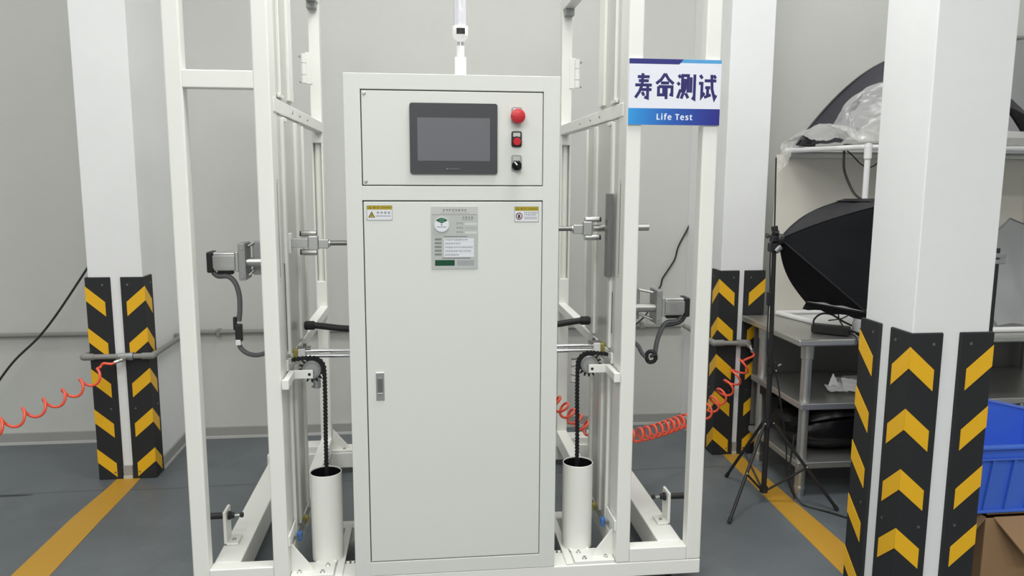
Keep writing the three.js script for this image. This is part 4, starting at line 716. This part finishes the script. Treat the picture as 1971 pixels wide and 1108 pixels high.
// ---------------------------------------------------------------- light stands
{
  const x = 1.505, z = -3.145;
  const t = thing('light_stand', 'black tripod light stand in front of the steel table, holding the softbox', 'light stand', [x, 0, z]);
  put('lower_pole', cyl(V(x, 0.06, z), V(x, 0.66, z), 0.0115, 18), M.black, t);
  put('upper_pole', cyl(V(x, 0.64, z), V(x - 0.012, 1.17, z), 0.0095, 18), M.black, t);
  put('top_pole', cyl(V(x - 0.012, 1.17, z), V(x - 0.024, 1.535, z), 0.0032, 10), M.black, t);
  const cl = put('pole_clamp', [cyl(V(x, 0.6, z), V(x, 0.655, z), 0.016, 18), bx(x + 0.01, x + 0.03, 0.605, 0.65, z - 0.006, z + 0.012, 0.003)], M.black, t);
  put('clamp_screw', [cyl(V(x + 0.024, 0.628, z), V(x + 0.045, 0.64, z + 0.01), 0.004, 8), ball(V(x + 0.022, 0.612, z + 0.012), 0.005, 8)], M.steel, cl);
  put('leg_hub', cyl(V(x, 0.355, z), V(x, 0.39, z), 0.019, 18), M.black, t); put('brace_hub', cyl(V(x, 0.05, z), V(x, 0.075, z), 0.018, 18), M.black, t);
  for (const [fx, fz] of [[1.266, -2.95], [1.454, -3.445], [1.793, -3.024]]) {
    const d = V(fx - x, 0, fz - z).normalize(), top = V(x, 0.375, z).addScaledVector(d, 0.024), foot = V(fx, 0.006, fz), m = top.clone().lerp(foot, 0.52), low = V(x, 0.063, z).addScaledVector(d, 0.018);
    const l = put('leg', [cyl(top, foot, 0.0072, 12)], M.black, t);
    put('rubber_tip', cyl(foot.clone().lerp(top, 0.05), foot, 0.009, 12), M.rubber, l);
    put('brace', cyl(low, m, 0.005, 8), M.black, t);
    put('rivet', [ball(m.clone().add(V(0, 0.004, 0.007)), 0.0042, 8), ball(top.clone().add(V(0, 0, 0.008)), 0.004, 8)], M.chrome, t);
  }
  put('tilt_head', [bx(x - 0.035, x + 0.012, 1.135, 1.175, z - 0.018, z + 0.018, 0.006), cyl(V(x - 0.012, 1.18, z - 0.012), V(x - 0.012, 1.225, z + 0.01), 0.015, 16), cyl(V(x - 0.012, 1.225, z), V(x - 0.016, 1.245, z), 0.014, 12), bx(x - 0.03, x + 0.02, 1.178, 1.205, z - 0.014, z + 0.02, 0.005)], M.black, t);
  put('tilt_knob', [cyl(V(x - 0.022, 1.203, z), V(x - 0.04, 1.206, z), 0.004, 8), turned(V(x - 0.036, 1.205, z), V(x - 1, 1.215, z), [[0, 0], [0.006, 0], [0.011, 0.006], [0.012, 0.013], [0, 0.015]], 12)], std(lin(0.07, 0.07, 0.06), 0.5), t);
  put('head_collar', [cyl(V(x - 0.01, 1.14, z + 0.004), V(x + 0.012, 1.16, z + 0.006), 0.017, 16)], M.greyMetal, t);
  const cb = put('lamp_cord', tube([[x - 0.02, 1.2, z + 0.016], [x - 0.032, 1.18, z + 0.018], [x - 0.036, 1.1, z + 0.02], [x - 0.03, 0.98, z + 0.02], [x - 0.032, 0.9, z + 0.02], [x - 0.03, 0.75, z + 0.02], [x - 0.02, 0.66, z + 0.018], [x + 0.02, 0.6, z + 0.012], [x + 0.06, 0.45, z - 0.0], [x + 0.105, 0.25, z - 0.02], [x + 0.12, 0.1, z - 0.02], [x + 0.15, 0.01, z]], 0.0032, 90, 6), M.cable, t);
  put('inline_switch', bx(x - 0.042, x - 0.024, 0.905, 0.965, z + 0.012, z + 0.03, 0.004), M.black, cb);
}
{
  const t = thing('softbox', 'black ribbed softbox mounted on the light stand, opening to the right', 'softbox', [1.53, 1.185, -3.13]);
  const A = V(1.512, 1.192, -3.13);
  // four ribs, each from the hub to a corner of the opening, bulging outwards
  const ribs = [[V(1.925, 1.366, -2.92), V(0, 0.02, 0.015)], [V(1.80, 0.904, -2.92), V(0.004, -0.008, 0.02)], [V(1.735, 0.888, -3.3), V(-0.018, -0.026, -0.01)], [V(1.905, 1.352, -3.33), V(-0.006, 0.03, -0.01)]];
  const rib = (k, u) => { const [c, b] = ribs[k]; return A.clone().lerp(c, u).addScaledVector(b, Math.sin(Math.PI * Math.pow(u, 0.8)) * 1.0); };
  const faces = ['near_panel', 'lower_panel', 'far_panel', 'top_panel'];
  for (let k = 0; k < 4; k++) {
    const g = sheet(16, 24, (v, u) => { const uu = 0.02 + 0.98 * u, p = rib(k, uu).lerp(rib((k + 1) % 4, uu), v), c = A.clone().lerp(V(1.84, 1.13, -3.11), uu); const sag = Math.sin(Math.PI * v) * 0.03 * uu + 0.012 * u * Math.sin(v * 19 + k) * Math.sin(Math.PI * v); return p.lerp(c, sag).add(V(0, 0.004 * noise.noise(u * 5 + k, v * 3, 2), 0.008 * noise.noise(u * 3, v * 4 + k * 3, 8) * u)); });
    put(faces[k], g, Object.assign((k === 3 ? M.fabricPaintedSheen : M.fabric).clone(), { side: THREE.DoubleSide }), t);
    const p = []; for (let i = 0; i <= 20; i++) p.push(rib(k, 0.02 + 0.98 * i / 20)); put('rib_seam', tube(p, 0.0032, 40, 6), M.fabricPaintedSheen, t);
  }
  const rim = []; for (let k = 0; k < 4; k++) { const a = rib(k, 1), b = rib((k + 1) % 4, 1); rim.push(cyl(a, b, 0.005, 8)); } put('opening_rim', rim, M.black, t);
  put('diffusion_cloth', sheet(6, 6, (u, v) => rib(0, 0.985).lerp(rib(1, 0.985), u).lerp(rib(3, 0.985).lerp(rib(2, 0.985), u), v)), Object.assign(std(lin(0.75, 0.75, 0.75), 0.8), { side: THREE.DoubleSide }), t);
  put('loose_flap', [sheet(10, 6, (u, v) => rib(2, 1).lerp(rib(1, 1), u).add(V(-0.022 * v * (1 - u), -0.018 * v - 0.014 * v * Math.abs(Math.sin(u * 8 + 1)), 0.01 * v)))], Object.assign(M.fabric.clone(), { side: THREE.DoubleSide }), t);
  put('top_flap', sheet(10, 4, (u, v) => rib(3, 1).lerp(rib(0, 1), u * 0.8).add(V(-0.05 * v * (1 - u), -0.012 * v + 0.006, 0.004))), Object.assign(M.fabricPaintedSheen.clone(), { side: THREE.DoubleSide }), t);
  put('hub', turned(A.clone().add(V(-0.012, 0, 0)), A.clone().add(V(1, 0, 0.2)), [[0, 0], [0.022, 0], [0.024, 0.006], [0.02, 0.024], [0, 0.026]], 16), M.black, t);
}
{
  const x = 2.405, z = -2.985, t = thing('light_stand', 'second black light stand just behind the right side of the nearest pillar', 'light stand', [x, 0, z]);
  put('pole', cyl(V(x, 0.08, z), V(x, 1.16, z), 0.0125, 16), M.black, t);
  put('clamp_head', [bx(x - 0.012, x + 0.035, 1.12, 1.14, z - 0.014, z + 0.014, 0.003), bx(x - 0.012, x + 0.035, 1.094, 1.113, z - 0.014, z + 0.014, 0.003)], M.greyMetal, t);
  put('pole_clamp', cyl(V(x, 0.56, z), V(x, 0.61, z), 0.018, 16), M.black, t);
  for (let k = 0; k < 3; k++) { const a = 0.52 + k * 2.094, d = V(Math.cos(a), 0, Math.sin(a)); put('leg', cyl(V(x, 0.36, z).addScaledVector(d, 0.016), V(x, 0.008, z).addScaledVector(d, 0.2), 0.0075, 10), M.black, t); }
  put('leg_hub', cyl(V(x, 0.34, z), V(x, 0.38, z), 0.02, 16), M.black, t);
}
// ---------------------------------------------------------------- small things on and under the table
{
  const t = thing('power_adapter', 'black power adapter block on the front of the steel table top', 'power adapter', [1.82, TY, -3.24]);
  const g = new RoundedBoxGeometry(0.16, 0.038, 0.062, 3, 0.007); g.rotateY(-0.68); g.translate(1.826, TY + 0.0215, -3.235);
  put('body', g, M.black, t);
  put('mains_cable', tube([[1.9, TY + 0.02, -3.195], [1.915, TY + 0.018, -3.15], [1.92, TY + 0.008, -3.115], [1.922, TY - 0.06, -3.1], [1.945, TY - 0.17, -3.1], [1.975, TY - 0.26, -3.1], [1.985, TY - 0.38, -3.1], [1.99, TY - 0.52, -3.1], [2.0, 0.1, -3.1], [2.05, 0.01, -3.08]], 0.004, 70, 6), M.cable, t);
  put('lamp_cable', tube([[1.76, TY + 0.03, -3.27], [1.765, TY + 0.06, -3.275], [1.8, TY + 0.085, -3.28], [1.84, TY + 0.085, -3.27], [1.9, TY + 0.05, -3.25], [1.97, TY + 0.02, -3.16], [2.1, TY + 0.012, -3.15]], 0.0045, 60, 6), M.cable, t);
  put('signal_cable', [tube([[1.862, TY + 0.17, -3.24], [1.86, TY + 0.12, -3.24], [1.865, TY + 0.07, -3.24], [1.885, TY + 0.03, -3.23]], 0.003, 30, 6), tube([[1.97, TY + 0.16, -3.27], [1.94, TY + 0.1, -3.26], [1.89, TY + 0.07, -3.25], [1.82, TY + 0.06, -3.25]], 0.003, 30, 6)], M.cable, t);
  put('plug', [cyl(V(1.91, TY + 0.016, -3.165), V(1.921, TY + 0.006, -3.117), 0.007, 10), tube([[1.875, TY + 0.015, -3.19], [1.882, TY + 0.01, -3.125], [1.884, TY - 0.01, -3.112], [1.884, TY - 0.04, -3.11]], 0.003, 16, 6)], M.black, t);
}
{ // hanging cables under the booth top
  tag(obj('hanging_cable', tube([[2.02, 1.6, -3.45], [1.925, 1.6, -3.4], [1.905, 1.58, -3.36], [1.90, 1.54, -3.35], [1.905, 1.49, -3.35], [1.92, 1.44, -3.34], [1.935, 1.38, -3.3], [1.94, 1.34, -3.2], [1.94, 1.31, -3.15]], 0.0055, 60, 8), M.cable), 'black cable hanging from the booth top down to the softbox', 'cable');
  tag(obj('hanging_cable', tube([[1.93, 1.585, -3.4], [1.95, 1.55, -3.36], [1.985, 1.51, -3.34], [2.02, 1.5, -3.33], [2.06, 1.53, -3.32], [2.1, 1.57, -3.32]], 0.003, 40, 6), M.cable), 'thin dark cable drooping in a loop beside the booth upright', 'cable');
}
{
  const t = thing('tissue', 'crumpled white tissue on the middle shelf of the steel table', 'tissue', [1.93, 0.45, -3.33]);
  const wing = (ox, oz, pts, k) => sheet(10, 10, (u, v) => { const p = V(...pts[0]).lerp(V(...pts[1]), u).lerp(V(...pts[3]).lerp(V(...pts[2]), u), v); return p.add(V(ox, 0.451 + 0.006 * Math.abs(fold(u + k, v, k, 2)), oz)); });
  put('left_fold', [wing(1.86, -3.33, [[0, 0.012, 0.05], [0.1, 0.003, 0.05], [0.1, 0.03, -0.03], [0.02, 0.02, -0.03]], 1), wing(1.89, -3.34, [[0, 0.02, 0], [0.055, 0.02, 0.0], [0.03, 0.075, -0.01], [0.025, 0.075, -0.01]], 2)], Object.assign(M.paper.clone(), { side: THREE.DoubleSide }), t);
  put('right_fold', wing(1.945, -3.33, [[0, 0.01, 0.03], [0.125, 0.0, 0.09], [0.1, 0.045, 0.0], [0.02, 0.05, -0.03]], 3), Object.assign(M.paper.clone(), { side: THREE.DoubleSide }), t);
}
tag(obj('paper_stack', [bx(2.0, 2.4, 0.451, 0.485, -3.47, -3.3, 0.004), bx(2.03, 2.36, 0.4855, 0.492, -3.46, -3.31, 0.002)], std(lin(0.6, 0.6, 0.6), 0.7)), 'flat stack of pale paper on the middle shelf behind the tissue', 'paper');
{
  const t = thing('black_bag', 'glossy black plastic bag slumped on the lowest shelf of the steel table', 'bag', [1.95, 0.175, -3.38]);
  const g = new THREE.SphereGeometry(1, 72, 48), p = g.attributes.position;
  for (let i = 0; i < p.count; i++) {
    const v = V(p.getX(i), p.getY(i), p.getZ(i)), f = 1 + 0.055 * (fold(v.x * 0.6, v.y * 0.9, v.z * 0.6, 1.2) - 0.8);
    let y = v.y * f; y = y > 0 ? Math.pow(Math.abs(y), 0.8) * 0.125 : y * 0.1;
    p.setXYZ(i, 1.96 + Math.sign(v.x) * Math.pow(Math.abs(v.x), 0.85) * 0.29 * f, Math.max(0.177, 0.28 + y + 0.012 * Math.sin(v.x * 3)), -3.4 + v.z * 0.19 * f);
  }
  g.computeVertexNormals();
  put('body', g, M.blackGloss, t);
  put('edge_fold', sheet(50, 6, (u, v) => V(1.69 + 0.42 * u, 0.305 + 0.105 * Math.sin(Math.PI * (0.1 + 0.75 * u)) - 0.035 * v, -3.28 + 0.09 * Math.sin(Math.PI * u) - 0.05 * (1 - v) * 0.4)), Object.assign(M.blackGloss.clone(), { side: THREE.DoubleSide }), t);
}
tag(obj('black_case', [bx(1.69, 2.5, 0.42 - 0.06, 0.4185, -3.66, -3.56, 0.008)], M.black), 'flat black case tucked under the middle shelf at the back', 'case');
tag(obj('floor_cable', tube([[1.65, 0.3, -3.175], [1.63, 0.1, -3.15], [1.66, 0.012, -3.1], [1.75, 0.006, -3.0], [1.88, 0.006, -2.85], [2.05, 0.006, -2.75]], 0.0045, 60, 6), M.cable), 'thin black cable curling over the floor by the front table leg', 'cable');

// ---------------------------------------------------------------- crate and box at the lower right
{
  const t = thing('plastic_crate', 'blue plastic crate with a raised back, standing on the cardboard box', 'crate', [2.2, 0.255, -2.62]);
  const x0 = 1.93, x1 = 2.5, z1 = -2.4, z0 = -2.86, y0 = 0.2575, y1 = 0.512, th = 0.006, sl = 0.022;
  const wall = (pts, dx, dz) => { // quad prism
    const q = pts.map((p) => V(...p)), o = V(dx, 0, dz), pos = [], all = [...q, ...q.map((p) => p.clone().add(o))];
    const g = new THREE.BufferGeometry(); const f = [[0, 1, 2, 3], [7, 6, 5, 4], [0, 4, 5, 1], [1, 5, 6, 2], [2, 6, 7, 3], [3, 7, 4, 0]];
    for (const [a, b, c, d] of f) for (const k of [a, b, c, a, c, d]) pos.push(all[k].x, all[k].y, all[k].z);
    g.setAttribute('position', new THREE.Float32BufferAttribute(pos, 3)); g.computeVertexNormals(); return g;
  };
  put('base', bx(x0 + sl, x1 - sl, y0, y0 + 0.01, z0 + sl, z1 - sl, 0.003), M.crate, t);
  put('front_wall', wall([[x0 + sl, y0, z1 - sl], [x1 - sl, y0, z1 - sl], [x1, y1, z1], [x0, y1, z1]], 0, -th), M.crate, t);
  put('back_wall', wall([[x1 - sl, y0, z0 + sl], [x0 + sl, y0, z0 + sl], [x0, 0.63, z0], [x1, 0.5, z0]], 0, th), M.crate, t);
  put('side_wall', wall([[x0 + sl, y0, z0 + sl], [x0 + sl, y0, z1 - sl], [x0, y1, z1], [x0, 0.63, z0]], th, 0), M.crate, t);
  put('side_wall', wall([[x1 - sl, y0, z1 - sl], [x1 - sl, y0, z0 + sl], [x1, 0.5, z0], [x1, y1, z1]], -th, 0), M.crate, t);
  put('front_rim', [bx(x0 - 0.008, x1 + 0.008, y1 - 0.006, y1 + 0.004, z1 - 0.008, z1 + 0.018, 0.003), bx(x0, x1, y1 - 0.048, y1 - 0.041, z1 - 0.008, z1 + 0.012, 0.002)], M.crate, t);
  for (let k = 0; k < 7; k++) { const x = x0 + 0.05 + k * 0.082; put('front_rib', wall([[x + 0.004, y0 + 0.012, z1 - sl + 0.012], [x + 0.012, y0 + 0.012, z1 - sl + 0.012], [x + 0.02, y1 - 0.044, z1 + 0.01], [x + 0.012, y1 - 0.044, z1 + 0.01]], 0, -0.02), M.crate, t); }
  put('bottom_rim', bx(x0 + sl - 0.004, x1 - sl + 0.004, y0, y0 + 0.012, z1 - sl - 0.006, z1 - sl + 0.012, 0.003), M.crate, t);
  put('back_rim', wall([[x0, 0.624, z0 - 0.002], [x1, 0.494, z0 - 0.002], [x1, 0.504, z0 - 0.002], [x0, 0.634, z0 - 0.002]], 0, 0.014), std(lin(0.16, 0.26, 0.66), 0.4), t);
}
tag(obj('blue_cable', tube([[1.97, 0.5, -2.5], [1.955, 0.58, -2.62], [1.985, 0.585, -2.68], [2.03, 0.57, -2.7], [2.06, 0.53, -2.68], [2.07, 0.46, -2.64], [2.06, 0.36, -2.6]], 0.004, 60, 8), std(lin(0.03, 0.25, 0.62), 0.3)), 'bright blue cable curling inside the blue crate', 'cable');
{
  const t = thing('cardboard_box', 'open brown cardboard box on the floor under the blue crate', 'box', [2.2, 0, -2.6]);
  const x0 = 1.99, x1 = 2.58, z1 = -2.40, z0 = -2.85, h = 0.256, th = 0.005;
  put('front_side', bx(x0, x1, 0.001, h - 0.012, z1 - th, z1, 0.001), M.card, t);
  put('left_side', bx(x0, x0 + th, 0.001, h - 0.012, z0, z1 - th, 0.001), M.cardDark, t);
  put('right_side', bx(x1 - th, x1, 0.001, h - 0.012, z0, z1 - th, 0.001), M.card, t);
  put('back_side', bx(x0 + th, x1 - th, 0.001, h, z0, z0 + th, 0.001), M.card, t);
  put('bottom', bx(x0 + th, x1 - th, 0.001, 0.006, z0 + th, z1 - th, 0.001), M.card, t);
  put('support_flap', bx(x0 + 0.02, x1 - 0.02, h - 0.008, h, z0 + 0.02, z1 - 0.02, 0.001), M.card, t);
  const flap = (pts, d) => { const q = pts.map((p) => V(...p)), g = new THREE.BufferGeometry(), o = V(...d), all = [...q, ...q.map((p) => p.clone().add(o))], pos = []; for (const [a, b, c, e] of [[0, 1, 2, 3], [7, 6, 5, 4], [0, 4, 5, 1], [1, 5, 6, 2], [2, 6, 7, 3], [3, 7, 4, 0]]) for (const k of [a, b, c, a, c, e]) pos.push(all[k].x, all[k].y, all[k].z); g.setAttribute('position', new THREE.Float32BufferAttribute(pos, 3)); g.computeVertexNormals(); return g; };
  put('left_flap', flap([[x0, h - 0.012, z1], [x0, h - 0.012, z0], [x0 - 0.11, h - 0.13, z0 + 0.01], [x0 - 0.11, h - 0.13, z1 + 0.01]], [0.001, 0.005, 0]), M.cardDark, t);
  put('front_flap', flap([[x0 + 0.03, h - 0.012, z1], [x1, h - 0.012, z1], [x1, h - 0.13, z1 + 0.1], [x0 + 0.1, h - 0.13, z1 + 0.1]], [0, 0.005, 0.001]), M.card, t);
}

renderer.render(scene, camera);
